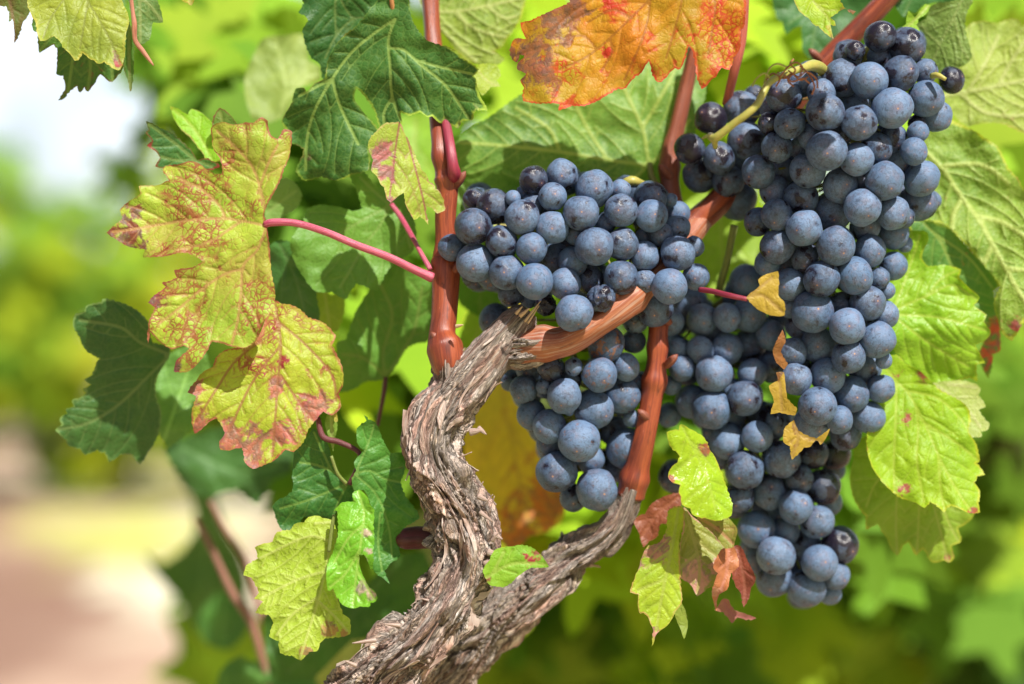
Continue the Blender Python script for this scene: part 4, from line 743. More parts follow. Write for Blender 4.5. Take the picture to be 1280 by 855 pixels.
# ------------------------------------------------------------------ the vine: trunk, arm, spur, canes
vine = empty('grapevine', W(500, 900, .02)); tag(vine, 'gnarled old vine with peeling grey bark trunk, a side arm and smooth reddish canes', 'vine')
def fb(x, y, z, o=4):
    v = 0; a = 1; t = 0
    for i in range(o):
        v += a * noise.noise(Vector((x, y, z))); t += a; a *= .55; x *= 2.03; y *= 2.03; z *= 2.03
    return v / t
def bark_disp(seed, amp, twist=14., blend=None):
    def f(s, th, r, L):
        w = noise.noise(Vector((math.cos(th) * 1.5, math.sin(th) * 1.5, s * 30 + seed)))
        th2 = th + twist * s + .8 * w; c, d = math.cos(th2), math.sin(th2)
        low = fb(math.cos(th) * 1.1, math.sin(th) * 1.1, s * 24 + seed, 2)
        q1 = fb(c * 3.2 + seed, d * 3.2, s * 17, 4); fibre = 1 - min(1, abs(q1) * 4.5)      # sharp long grooves
        q2 = fb(c * 8 + seed, d * 8, s * 34, 3); fine = 1 - min(1, abs(q2) * 4)
        (d1, d2, *_), pts = noise.voronoi(Vector((c * 2.6, d * 2.6, s * 62 + seed + .8 * w)))
        cell = noise.cell(pts[0] * 7.3 + Vector((seed, 0, 0))); edge = min(1, (d2 - d1) * 4)
        d3 = noise.voronoi(Vector((c * 6, d * 6, s * 110 + seed + 2 * w)))[0]; e3 = min(1, (d3[1] - d3[0]) * 5)
        knob = max(0., noise.noise(Vector((math.cos(th) * 1.8, math.sin(th) * 1.8, s * 55 + seed * 2))) - .2)
        v = low * 2.2 - fibre * 1.0 - fine * .40 + knob * 3.2 + (cell * 1.5 + .5) * edge * .8 + e3 * .28 - .75
        e = min(1.6, blend(s / L)) if blend else 1
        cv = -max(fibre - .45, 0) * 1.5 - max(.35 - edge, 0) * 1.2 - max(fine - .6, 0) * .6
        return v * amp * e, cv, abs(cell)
    return f
bark = bark_material()
TR = [(425, 905, 44, .010), (452, 868, 44, .008), (487, 832, 43, .004), (533, 788, 43, .0), (564, 740, 43, .0), (580, 692, 45, .0), (575, 645, 44, .0), (556, 602, 40, -.002), (542, 562, 36, -.003), (546, 528, 36, -.002), (566, 500, 36, 0), (596, 465, 32, 0), (620, 436, 28, 0), (640, 412, 24, 0), (654, 396, 20, 0), (661, 388, 12, 0)]
def bark_strips(name, G, dirs, s, count, seed, parent, lift=.0022, i0=0, i1=None, wmul=1.):
    rs = random.Random(seed); n, k = G.shape[:2]; i1 = i1 or n - 6; V = []; F = []; fib = []; cav = []
    ds = s[-1] / n
    for c in range(count):
        i = rs.randint(i0, i1); L = int(rs.choice((rs.uniform(.005, .014), rs.uniform(.01, .042))) / ds) ; wd = rs.choice((rs.uniform(.0003, .0010), rs.uniform(.0003, .0010), rs.uniform(.0006, .0019))) * wmul
        j = rs.uniform(0, k); dr = rs.gauss(.04, .11); m = 9; ends = rs.choice((0, 1, 2)); lf = lift * rs.uniform(.4, 1.6); base = len(V)
        f0 = rs.uniform(0, 40); up = rs.choice((1, -1))
        for q in range(m):
            t = q / (m - 1); ii = i + up * t * L; ii = min(max(ii, 0), n - 1.001); jj = j + dr * t * L
            a = int(ii); P = []
            w = wd * (.35 + .65 * math.sin(math.pi * min(1, t * .8 + .15))) * (1 + .3 * rs.uniform(-1, 1))
            for sd in (-1, -.33, .33, 1):
                th = (jj + sd * w / (2 * math.pi * .012 / k)) % k; b = int(th) % k; b2 = (b + 1) % k; u = th - int(th); v = ii - a
                p = (G[a, b] * (1 - u) + G[a, b2] * u) * (1 - v) + (G[a + 1, b] * (1 - u) + G[a + 1, b2] * u) * v
                dn = dirs[a, b]
                h = .0004 + lf * (max(0, t - .45) ** 1.6 * 2.2) + (abs(sd) ** 2) * lf * .16
                V.append(p + dn * h); fib.append((f0 + sd * .15, 0, t * L * ds + f0)); cav.append(.3)
            if q:
                o = base + q * 4
                F += [(o - 4 + e, o - 3 + e, o + 1 + e, o + e) for e in range(3)]
    o = np.array(parent.location); V = np.array(V) - o
    me = mesh(name, V, F, False); vattr(me, 'fib', fib); fattr(me, 'cav', cav)
    ob = bpy.data.objects.new(name, me); COL.objects.link(ob); ob.parent = parent
    me.materials.append(bark_light)
    sm = ob.modifiers.new('thickness', 'SOLIDIFY'); sm.thickness = .00025
    return ob
def strip_material():
    n = NT('loose_bark'); fib = n.attr('fib', 'Vector')
    a = n.noise(n.vec('MULTIPLY', fib, (1., 1., 60.)), 1., 4, .6); b = n.noise(n.vec('MULTIPLY', fib, (22., 1., 90.)), 1., 4, .7)
    col = n.mix(n.ss(a, .35, .65), (.42, .34, .29), (.26, .15, .11)); col = n.mix(n.ss(b, .5, .7), col, (.62, .56, .50)); col = n.mix(n.ss(b, .42, .3), col, (.10, .06, .045))
    p = n.bsdf(Base_Color=col, Roughness=.75, Normal=n.bump(b, .5, .0006)); return n.out(p.outputs[0])
bark_light = strip_material()
vo = np.array(vine.location)
def vpart(name, path, mat, **k):
    me, o, G, s, dirs = tube_mesh(name, path, ret=True, **k)
    ob = bpy.data.objects.new(name, me); COL.objects.link(ob); ob.parent = vine; ob.location = Vector(o) - vine.location
    me.materials.append(mat); return ob, G, s, dirs
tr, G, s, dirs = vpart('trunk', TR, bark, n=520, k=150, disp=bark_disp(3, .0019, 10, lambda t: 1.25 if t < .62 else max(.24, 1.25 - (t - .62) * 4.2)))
bark_strips('peeling_bark', G, dirs, s, 60, 5, vine, lift=.0013, i0=0, i1=400)
bark_strips('peeling_bark', G, dirs, s, 14, 6, vine, lift=.0010, i0=380, i1=500, wmul=.8)
AR = [(530, 885, 36, .040), (590, 812, 33, .035), (640, 760, 30, .030), (700, 709, 29, .030), (738, 685, 25, .028), (766, 662, 21, .026), (782, 635, 17, .024), (791, 608, 16, .022)]
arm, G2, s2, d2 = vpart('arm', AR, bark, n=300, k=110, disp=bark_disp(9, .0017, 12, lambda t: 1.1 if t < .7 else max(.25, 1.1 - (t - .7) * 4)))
bark_strips('peeling_bark', G2, d2, s2, 16, 8, vine, i1=200)
cane_m = cane_material('orange_cane', (.31, .068, .024), (.165, .030, .015), (.06, .014, .010), .36)
def cane_disp(seed, amp=.0003, nodes=()):
    def f(s, th, r, L):
        g = 1 - 2 * abs(noise.noise(Vector((math.cos(th) * 4, math.sin(th) * 4, s * 8 + seed))))
        low = noise.noise(Vector((math.cos(th), math.sin(th), s * 40 + seed)))
        v = g * amp * .15 + low * amp * 2
        for q, a in nodes: v += a * math.exp(-((s / L - q) * L / .0035) ** 2)
        return v, .5
    return f
vpart('cane', [(563, 472, 17, .002), (560, 452, 21.5, .001), (557, 436, 21.5, .002), (553, 418, 17, .004), (555, 395, 16, .006), (557, 360, 16.5, .009), (557, 335, 18.5, .011), (559, 322, 16, .012), (558, 300, 13.5, .012), (557, 270, 13, .012), (559, 240, 13.5, .012), (558, 223, 16.5, .012), (556, 213, 13, .012), (551, 180, 11, .012), (546, 130, 11, .024), (541, 50, 11, .038), (536, -30, 11, .045)], cane_m, n=260, k=40, disp=cane_disp(1, .00035, [(.075, .0008), (.29, .0007), (.515, .0010)]))
mag = cane_material('magenta_stalk', (.30, .03, .055), (.20, .018, .04), (.12, .012, .025), .38, .5)
pale = cane_material('pink_stalk', (.52, .12, .17), (.33, .03, .075), (.18, .014, .04), .36, .4)
vpart('cane', [(788, 620, 18, .024), (795, 590, 15, .022), (806, 545, 13.5, .02), (814, 500, 13, .02), (820, 455, 12.5, .02), (824, 400, 12, .022), (834, 345, 12, .026), (850, 302, 15, .030), (872, 276, 17, .034), (900, 250, 17, .036), (940, 200, 14, .045), (985, 140, 13, .05), (1030, 80, 13, .05), (1075, 35, 13, .048), (1125, -20, 13, .046)], cane_m, n=300, k=36, disp=cane_disp(2, .0004, [(.03, .0012), (.19, .0012), (.245, .0008), (.42, .0008), (.60, .001)]))
brc = cane_material('brown_cane', (.24, .07, .035), (.17, .045, .025), (.07, .016, .012), .45)
vpart('cane', [(850, 290, 14, .040), (842, 260, 13, .042), (837, 225, 12, .043), (838, 190, 11, .044), (846, 160, 10, .045), (858, 110, 9, .046), (868, 60, 8, .046)], brc, n=120, k=28, disp=cane_disp(4, .0004, [(.35, .0008)]))
spur_m = cane_material('spur_wood', (.36, .12, .05), (.25, .068, .03), (.12, .03, .018), .42, .7, .45)
vpart('spur', [(632, 436, 22, .004), (652, 434, 23, .001), (668, 431, 21, -.001), (700, 428, 19, -.003), (722, 420, 18.5, -.004), (750, 403, 17.5, -.004), (778, 382, 18, -.002), (800, 364, 15, .002), (830, 335, 14, .012), (856, 300, 15, .026), (874, 276, 15, .034)], spur_m, n=200, k=44, disp=cane_disp(6, .0007, [(.15, .0010), (.52, .0010)]))
# collar of rough bark where spur and cane start
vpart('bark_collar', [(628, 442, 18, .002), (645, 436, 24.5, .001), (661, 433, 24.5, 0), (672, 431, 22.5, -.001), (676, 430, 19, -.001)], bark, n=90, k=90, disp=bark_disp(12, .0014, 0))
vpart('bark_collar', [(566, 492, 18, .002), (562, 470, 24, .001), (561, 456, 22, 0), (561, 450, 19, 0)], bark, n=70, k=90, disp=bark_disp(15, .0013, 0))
# split wood fibres at the sawn stub, small snags
def snag(px, py, dx, dy, r, dep=-.01, mat=None, name='snag'):
    vpart(name, [(px, py, r, dep), (px + dx * .5, py + dy * .5, r * .75, dep - .001), (px + dx, py + dy, r * .2, dep - .002)], mat or bark_light, n=10, k=8)
wood_m = cane_material('pale_wood', (.55, .40, .24), (.45, .30, .17), (.2, .1, .05), .6)
for a in ((656, 402, 20, -26, 2.), (660, 404, 14, -22, 1.4), (650, 395, 12, -10, 3), (645, 392, 8, -9, 2.4)): snag(*a, mat=wood_m)
for a in ((588, 540, 14, -2, 5), (598, 535, 10, 8, 3.5), (566, 575, 24, -10, 1.2), (618, 668, 10, 6, 4), (610, 690, 16, 6, 5), (605, 705, 26, -8, 4), (615, 676, 8, -10, 2.5), (470, 800, -30, 4, 3), (445, 832, -14, -6, 3), (500, 782, -20, -2, 3), (540, 752, -14, -4, 2), (598, 620, 12, 6, 4), (600, 640, 16, 12, 3), (596, 620, 8, -18, .7), (612, 640, 6, -20, .7), (606, 632, 10, -14, .6), (1000, 0, 0, 0, .01))[:-1]: snag(*a)
for a in ((570, 408, 9, -2, 2.6),): snag(*a, mat=wood_m)
red_st = cane_material('dark_red_stub', (.13, .025, .03), (.09, .02, .02), (.04, .01, .01), .5)
vpart('stub', [(540, 672, 13, .012), (520, 672, 13, .012), (504, 674, 11, .010), (496, 676, 7, .010)], red_st, n=30, k=24, disp=cane_disp(8, .0005))
olive = cane_material('green_stalk', (.20, .26, .05), (.15, .18, .04), (.10, .08, .03), .4)
# buds at the nodes of the canes
for bx, by, dx, dy, dp in ((571, 334, 9, -12, .006), (547, 425, -8, -10, .0), (574, 226, 8, -12, .008), (838, 452, 9, -9, .016), (806, 520, -9, -8, .016), (832, 398, -8, -10, .016), (770, 372, -3, -12, -.006), (1020, 70, -9, -9, .045), (832, 215, -8, -10, .036)):
    vpart('bud', [(bx - dx * .6, by - dy * .6, 4.5, dp + .002), (bx, by, 5.5, dp), (bx + dx * .6, by + dy * .6, 4.2, dp - .001), (bx + dx, by + dy, .8, dp - .001)], brc, n=16, k=12)
# petioles that belong to leaves
def petiole(leafob, path, mat, disp=None):
    me, o = tube_mesh('petiole', path, k=14); ob = bpy.data.objects.new('petiole', me); COL.objects.link(ob); ob.parent = leafob
    ob.location = Vector(o) - leafob.location; me.materials.append(mat)
byl = lambda t: next(o for l, o in LEAVES if t in l)
petiole(l2, [(331, 281, 4.2, -.013), (341, 278, 5, -.014), (370, 279, 4.6, -.014), (407, 290, 4.6, -.012), (445, 306, 4.8, -.010), (485, 321, 5, -.006), (520, 338, 5.4, -.001), (540, 347, 6.5, .002)], pale)
petiole(byl('behind the long pink stalk'), [(489, 255, 3, .032), (500, 270, 3.5, .03), (513, 292, 3.4, .022), (525, 314, 3, .012), (538, 337, 3.5, .006)], pale)
petiole(byl('lower part of the reddish upright'), [(482, 471, 3, .055), (480, 490, 3, .055), (476, 512, 2.6, .056), (472, 532, 2.4, .058)], red_st)
petiole(byl('dark green leaf left of the trunk between'), [(434, 606, 2.6, .01), (422, 592, 2.2, .008), (414, 570, 2, .007)], olive)
petiole(byl('touching the left side of the trunk'), [(437, 605, 3.4, .004), (446, 585, 2.6, .002), (449, 566, 3, .004), (425, 553, 3.6, .005), (404, 546, 3.8, .004), (397, 522, 3.4, .005)], red_st)
petiole(byl('lime crinkled leaf hanging lowest'), [(418, 643, 2.2, -.012), (415, 660, 2.5, -.012), (411, 690, 2.2, -.012)], olive)
petiole(l18, [(875, 362, 3.4, -.006), (890, 364, 3.6, -.012), (910, 369, 3.6, -.02), (934, 374, 3.0, -.024)], mag)
petiole(byl('wide green leaf'), [(812, 205, 4, .048), (815, 222, 4.4, .044), (826, 236, 4, .042), (838, 240, 4, .042)], olive)
petiole(byl('orange autumn leaf'), [(930, -40, 5.5, .018), (931, 0, 5.5, .018), (927, 50, 6, .018), (918, 88, 6, .02), (908, 130, 5.5, .03)], cane_material('salmon_stalk', (.42, .11, .08), (.34, .08, .05), (.2, .04, .03), .4))
petiole(byl('large dark green leaf with pale veins'), [(493, 24, 3, .012), (490, 5, 3, .008), (487, -25, 3, .006)], cane_material('tan_stalk', (.48, .22, .08), (.4, .18, .06), (.2, .08, .03), .4))
petiole(byl('large dark green leaf with pale veins') if False else byl('small folded leaf, pink'), [(551, 110, 5, .024), (557, 150, 6, .014), (563, 185, 6.6, .006), (566, 206, 7.2, .004), (568, 217, 8.5, .006), (567, 226, 6, .010), (564, 234, 3, .013)], mag)
petiole(byl('dull green leaf underside'), [(163, -10, 2.4, -.004), (166, 15, 2.6, -.005), (168, 30, 3.4, -.006), (169, 50, 3, -.006), (178, 63, 3, -.006), (186, 74, 2.2, -.006), (192, 82, .8, -.006)], cane_material('dry_edge', (.50, .25, .14), (.30, .08, .04), (.12, .03, .02), .5))
tag(tube('young_shoot', [(245, 648, 3.5, .2), (262, 680, 4, .2), (290, 740, 5, .2), (315, 780, 5, .2), (332, 840, 5, .2), (340, 880, 5, .2)], cane_material('blurred_stem', (.28, .13, .09), (.22, .09, .06), (.1, .04, .03), .5), k=12), 'blurred red brown shoot with a pink top at the lower left', 'shoot', 'blurred shoots at the lower left')
tag(tube('young_shoot', [(262, 626, 3, .22), (280, 660, 3.4, .22), (305, 700, 3.6, .22), (322, 750, 4, .22), (338, 800, 4, .22), (350, 870, 4, .22)], bpy.data.materials['blurred_stem'], k=12), 'blurred brown shoot right of the pink topped one at the lower left', 'shoot', 'blurred shoots at the lower left')

# ------------------------------------------------------------------ grapes
def grape_mesh(seed, lumps=.02, shrivel=0.):
    me = bpy.data.meshes.new('grape'); import bmesh
    bm = bmesh.new(); bmesh.ops.create_icosphere(bm, subdivisions=4, radius=1)
    for v in bm.verts:
        p = v.co.copy(); r = math.hypot(p.x, p.y)
        d = lumps * noise.noise(p * 1.3 + Vector((seed * 5, 0, 0))) * 2 + lumps * .35 * noise.noise(p * 4 + Vector((seed, 3, 0)))
        if shrivel: d -= shrivel * abs(noise.noise(p * 2.3 + Vector((seed, 1, 5)))) * 1.2; d -= shrivel * .3 * abs(noise.noise(p * 6))
        if p.z > 0: d -= .018 * math.exp(-(r / .13) ** 2) - .012 * math.exp(-(r / .04) ** 2)
        v.co = p * (1 + d)
    bm.to_mesh(me); bm.free(); me.polygons.foreach_set('use_smooth', [True] * len(me.polygons))
    return me
gm = grape_material()
GM = [grape_mesh(i, .02 + .012 * (i % 3)) for i in range(7)]
GS = [grape_mesh(20 + i, .04, .16 + .05 * i) for i in range(3)]
for m_ in GM + GS: m_.materials.append(gm)
def conv(fr_, lst): ox, oy, k = fr_; return [(ox + a[0] * k, oy + a[1] * k, a[2] * k, *(a[3:] or ())) for a in lst]
Z3 = (540, 180, .28125); Z4 = (580, 360, .3509); Z5 = (830, 0, .3509); Z6 = (900, 240, .3977); Z7 = (780, 340, .5144)
# entries: x, y, r (in the zoom), optional rub (0..1), scar (0..1); front first
A = conv(Z3, [(457, 612, 78), (332, 570, 78), (193, 527, 84), (590, 622, 68), (630, 752, 80), (183, 367, 81, .75), (310, 433, 68), (442, 463, 70), (400, 325, 76), (662, 307, 79), (722, 455, 82, .6), (535, 235, 62), (452, 160, 62, .95), (578, 138, 68), (722, 198, 80), (840, 295, 72), (845, 445, 70, .7), (975, 320, 70), (1015, 402, 55), (947, 498, 62), (1092, 485, 75), (1055, 632, 78, .3, .35), (840, 595, 76, .65), (275, 277, 75, .85), (625, 520, 62), (700, 600, 62, .7), (752, 685, 64, .8, .3, 1), (535, 370, 70), (970, 240, 75), (838, 205, 45), (1173, 590, 60, .55, .6), (1090, 375, 55), (1095, 310, 52), (1165, 455, 45), (945, 610, 50, .6), (550, 505, 65), (272, 568, 76, .5, .8), (90, 462, 60, .6), (190, 245, 48, 1.), (450, 270, 50), (990, 730, 80), (940, 415, 38), (360, 240, 35), (410, 215, 32), (770, 350, 48), (350, 670, 52, .7), (430, 690, 40), (505, 715, 50, 1., 0, 1), (190, 590, 55, .8), (640, 400, 50), (905, 785, 55), (600, 440, 45), (1060, 250, 30)])
B = conv(Z4, [(473, 718, 72), (583, 573, 74, .4, .6), (410, 545, 71, .3, .5), (462, 432, 68, .4, .3), (532, 507, 55), (304, 493, 58, .35), (567, 385, 61, .5, .5), (482, 308, 60, .4, .7), (577, 282, 48, .4, .6), (505, 200, 66, .6, 1.), (330, 655, 69), (368, 600, 45), (453, 612, 48), (388, 748, 47), (357, 385, 62), (240, 450, 52), (213, 360, 47, .6, .5), (625, 340, 42, .4, .4), (597, 465, 32), (300, 555, 42), (380, 325, 42), (310, 285, 48, .9), (240, 290, 52, .6), (390, 280, 32), (170, 330, 38), (285, 350, 28), (375, 438, 18), (605, 190, 40, .6, .4), (610, 110, 45), (540, 640, 50, .7), (115, 115, 58)])
C = conv(Z5, [(578, 537, 71), (732, 287, 63), (811, 385, 71), (695, 439, 63), (932, 352, 64), (843, 262, 63, .75), (688, 568, 58), (574, 400, 66), (633, 280, 66), (770, 130, 55, 1.), (866, 162, 63, .85), (1025, 285, 47, 1.1), (197, 563, 56, .7), (167, 423, 58, 1.15), (91, 530, 51, 1.), (229, 645, 55, .65, .5), (293, 500, 66), (336, 612, 57), (447, 440, 52, .6), (403, 525, 54), (706, 740, 64), (787, 645, 65), (527, 490, 48), (425, 340, 62, .75), (755, 530, 55), (512, 607, 62, .5, .3), (628, 662, 61, .5), (918, 637, 63), (905, 720, 67), (815, 758, 58), (628, 480, 40), (967, 412, 55), (815, 493, 50), (835, 575, 52), (850, 690, 46), (850, 775, 42), (890, 540, 47), (770, 204, 45), (655, 200, 50, .7), (930, 255, 43), (488, 705, 61), (402, 765, 56, .65), (600, 755, 69, .6), (130, 625, 61, .8), (257, 710, 71), (278, 390, 64, .6), (490, 290, 56), (395, 680, 53), (500, 812, 62), (262, 590, 42), (335, 790, 51), (477, 520, 42), (680, 370, 54), (905, 470, 36), (900, 440, 33, 1.2, 0, 1), (385, 385, 45, .8), (320, 340, 36, 1.), (680, 180, 36, 1.), (422, 610, 46), (560, 330, 50), (955, 715, 32), (712, 640, 38), (375, 440, 40, .9)])
C += conv(Z6, [(365, 170, 61), (320, 273, 56), (422, 262, 57), (292, 376, 66), (400, 422, 56), (492, 464, 57), (463, 350, 54), (405, 518, 52, .6), (338, 577, 55), (413, 635, 56), (307, 673, 59), (505, 618, 44), (467, 707, 51), (375, 715, 43), (310, 482, 57), (240, 588, 48), (470, 186, 49), (545, 132, 48), (545, 232, 44), (518, 386, 43), (455, 550, 54), (268, 208, 45, .8), (182, 170, 53, .7), (225, 290, 51), (228, 502, 45, .6), (290, 725, 56), (395, 760, 50), (500, 270, 34), (580, 165, 26), (525, 310, 26), (515, 530, 26), (380, 355, 42), (250, 420, 42), (215, 230, 42), (220, 360, 36), (455, 110, 46), (150, 225, 40)])
Dg = conv(Z7, [(370, 689, 45), (475, 707, 43), (443, 768, 44), (525, 663, 43, .95), (294, 482, 46), (418, 571, 41, .4, .4), (352, 535, 42, .6), (382, 455, 44), (218, 247, 45), (294, 307, 42), (213, 335, 46, .45, .3), (323, 400, 38), (252, 412, 42), (483, 522, 41, 1.1), (512, 442, 38, 1.2), (455, 440, 40, .9), (468, 607, 40), (322, 625, 45), (365, 745, 41), (345, 590, 33), (393, 630, 34), (425, 502, 35, .7), (515, 738, 33), (500, 780, 28), (440, 665, 40), (360, 365, 42), (165, 315, 40), (110, 348, 28), (115, 275, 23), (140, 235, 31), (128, 187, 27), (185, 190, 33), (312, 245, 35), (250, 110, 34), (303, 103, 41), (357, 155, 35), (303, 180, 40), (250, 187, 38), (360, 230, 37), (190, 115, 38), (160, 80, 45), (300, 25, 43), (280, 548, 35), (330, 700, 35), (310, 665, 27), (500, 560, 30), (510, 480, 27), (400, 720, 30), (260, 350, 36), (330, 345, 32), (270, 290, 30), (215, 385, 27), (385, 100, 35), (110, 120, 35), (122, 497, 38, .9), (215, 150, 30), (270, 60, 32), (230, 440, 30)])
def build_bunch(label, grapes, axis, dep, group, seed, nfill, name='grape_bunch', maxback=.05, cat='grapes', front=None):
    """axis: list of (px, py, radius px); berries sit on that body, pushed back until none cuts another"""
    rs = random.Random(seed); ax = catmull([(a[0], a[1], a[2]) for a in axis], 60)
    root = empty(name, W(axis[0][0], axis[0][1], dep)); tag(root, label, cat, group)
    placed = []
    def body(px, py):
        d = np.hypot(ax[:, 0] - px, ax[:, 1] - py); i = int(np.argmin(d / ax[:, 2])); return ax[i], d[i]
    def put(px, py, r, y0, limit=.09):
        y = y0
        while y < y0 + limit:
            w = W(px, py, y); rm = r * S * (D + y) / D; ok = True
            for q, qr in placed:
                if (q - w).length < (rm + qr) * .90: ok = False; break
            if ok: break
            y += .0004
        return W(px, py, y), r * S * (D + y) / D
    objs = []
    for k, g in enumerate(grapes):
        px, py, r = g[0], g[1], g[2] * 1.055; rub = g[3] if len(g) > 3 else rs.choice((rs.uniform(.15, .45), rs.uniform(.35, .72))); scar = g[4] if len(g) > 4 else (rs.uniform(.1, .45) if rs.random() < .2 else 0.)
        shr = len(g) > 5
        a, d = body(px, py); R = a[2]
        y0 = dep - math.sqrt(max(R * R - d * d, 0)) * S
        y0 = (front or {}).get(k, y0); w, rm = put(px, py, r, y0); placed.append((w, rm)); objs.append((w, rm, rub, scar, shr, (px - a[0], py - a[1], R)))
    main = len(objs)
    t = 0; nf = 0
    while nf < nfill and t < 4000:
        t += 1; g = rs.choice(grapes[:main]); px, py = g[0] + rs.uniform(-10, 10), g[1] + rs.uniform(-10, 10); a, d = body(px, py)
        if d > a[2] * .8: continue
        # covered on all sides in the picture by listed berries
        if min(math.hypot(px - q[0], py - q[1]) + 17 - q[2] for q in grapes) > 12: continue
        w, rm = put(px, py, rs.uniform(16, 20), dep + rs.uniform(-.5, .6) * a[2] * S)
        if w.y > dep + maxback: continue
        placed.append((w, rm)); objs.append((w, rm, rs.uniform(.3, .7), 0., False, (px - a[0], py - a[1], a[2]))); nf += 1
    extra_V = []
    for k, (w, rm, rub, scar, shr, off) in enumerate(objs):
        me = rs.choice(GS if shr else GM)
        outv = Vector((off[0] / off[2] * .75, -1 if k < main else .8, -off[1] / off[2] * .3 - .30)).normalized() + Vector((rs.gauss(0, .28), rs.gauss(0, .2), rs.gauss(0, .28)))
        q = outv.to_track_quat('Z', 'Y') @ Quaternion((0, 0, 1), rs.uniform(0, 6.28))
        sx, sy, sz = rm * rs.uniform(.95, 1.04), rm * rs.uniform(.95, 1.04), rm * rs.uniform(.92, 1.06)
        if k < 100:
            o = bpy.data.objects.new('grape', me); COL.objects.link(o); o.parent = root
            o.rotation_mode = 'QUATERNION'; o.rotation_quaternion = q; o.scale = (sx, sy, sz); o.location = w - root.location
            o['rub'] = rub; o['scar'] = scar
        else: extra_V.append((w, q, (sx, sy, sz), me))
    if extra_V:
        V = []; F = []
        for w, q, sc, me in extra_V:
            b = len(V); V += [q @ Vector((v.co.x * sc[0], v.co.y * sc[1], v.co.z * sc[2])) + w - root.location for v in me.vertices]; F += [tuple(i + b for i in p.vertices) for p in me.polygons]
        me = mesh('inner_grapes', V, F); o = link('inner_grapes', me, small_m); o.parent = root; o.location = (0, 0, 0); o['kind'] = 'stuff'
    # rachis: central stem and side stalks towards each berry
    V = []; F = []
    def seg(p, q, r0, r1, k=6):
        d = (q - p).normalized(); a_ = d.orthogonal().normalized(); b_ = d.cross(a_); b = len(V)
        for c_, r_ in ((p, r0), (q, r1)):
            for i in range(k): th = i * 2 * math.pi / k; V.append(c_ + (a_ * math.cos(th) + b_ * math.sin(th)) * r_ - root.location)
        F.extend([(b + i, b + (i + 1) % k, b + k + (i + 1) % k, b + k + i) for i in range(k)])
    cp = [W(a[0], a[1], dep + .004) for a in ax[::4]]
    for p, q in zip(cp, cp[1:]): seg(p, q, .0016, .0015)
    for k, (w, rm, *_r) in enumerate(objs):
        j = min(range(len(cp)), key=lambda i: (cp[i] - w).length); p = cp[max(0, j - 1)]
        seg(p, w.lerp(p, .25), .0007, .0005, 5)
    me = mesh('bunch_stem', V, F); me.materials.append(stem_m); o = bpy.data.objects.new('bunch_stem', me); COL.objects.link(o); o.parent = root
    return root, objs
stem_m = flat_material('stem_green', (.22, .28, .05), (.20, .15, .05), 200, .5)
small_m = flat_material('shade_dark_inner_skin', (.02, .03, .055), (.08, .125, .20), 250, .5)  # darker tone on inner berries stands in for shadow in the gaps
GRP = 'bunches of blue black grapes on the vine'
ba, _ = build_bunch('wide upper left bunch of blue grapes resting above the orange spur', A, [(585, 285, 78), (650, 285, 88), (720, 300, 95), (790, 310, 85), (850, 320, 60)], .020, GRP, 1, 65, front={4: -.0165, 26: -.010, 21: -.008, 0: -.014, 1: -.012})
bb, _ = build_bunch('lower middle bunch of pale blue grapes with brown scars, hanging below the orange spur', B, [(700, 400, 50), (720, 460, 78), (715, 530, 72), (725, 600, 45)], .030, GRP, 2, 45)
bc, _ = build_bunch('largest bunch of blue grapes, on the right, with a long tail and a left shoulder', C, [(1085, 60, 70), (1060, 150, 120), (1045, 230, 110), (1035, 320, 85), (1045, 420, 75), (1040, 500, 62)], .024, GRP, 3, 75)
bd, _ = build_bunch('shaded bunch of dark grapes whose tail ends lowest of all, behind the largest bunch', Dg, [(880, 390, 75), (900, 450, 85), (935, 540, 80), (965, 620, 72), (1000, 700, 60)], .052, GRP, 4, 70)
# peduncle of the right bunch with its dry tendrils
ped = flat_material('yellow_stalk', (.36, .31, .07), (.27, .28, .05), 260, .45)
def bpart(name, path, mat, root, k=12, n=None):
    me, o = tube_mesh(name, path, k=k, n=n); ob = bpy.data.objects.new(name, me); COL.objects.link(ob); ob.parent = root; ob.location = Vector(o) - root.location; me.materials.append(mat); return ob
bpart('stalk', [(888, 170, 5, -.030), (893, 173, 5.4, -.034), (903, 166, 5, -.036), (918, 154, 4.8, -.038), (933, 143, 4.8, -.040), (946, 131, 4.8, -.040), (954, 116, 4.6, -.038), (962, 103, 4.4, -.034), (978, 94, 4.4, -.028), (1004, 85, 5, -.018), (1018, 82, 7.5, -.008), (1032, 92, 7, .006), (1045, 120, 5, .02)], ped, bc)
bpart('stalk', [(893, 173, 4.8, -.034), (894, 184, 3, -.028)], ped, bc); bpart('stalk', [(893, 172, 4, -.034), (884, 170, 2.2, -.026), (878, 173, 1.4, -.02)], ped, bc)
bpart('stalk', [(1094, 55, 3, .02), (1086, 62, 5, .012), (1080, 72, 5, .015)], ped, bc); bpart('stalk', [(1165, 95, 4, -.005), (1172, 94, 3.6, -.008), (1182, 99, 2.4, -.01)], ped, bc)
tend = cane_material('dry_tendril', (.38, .15, .05), (.26, .08, .03), (.12, .03, .02), .5)
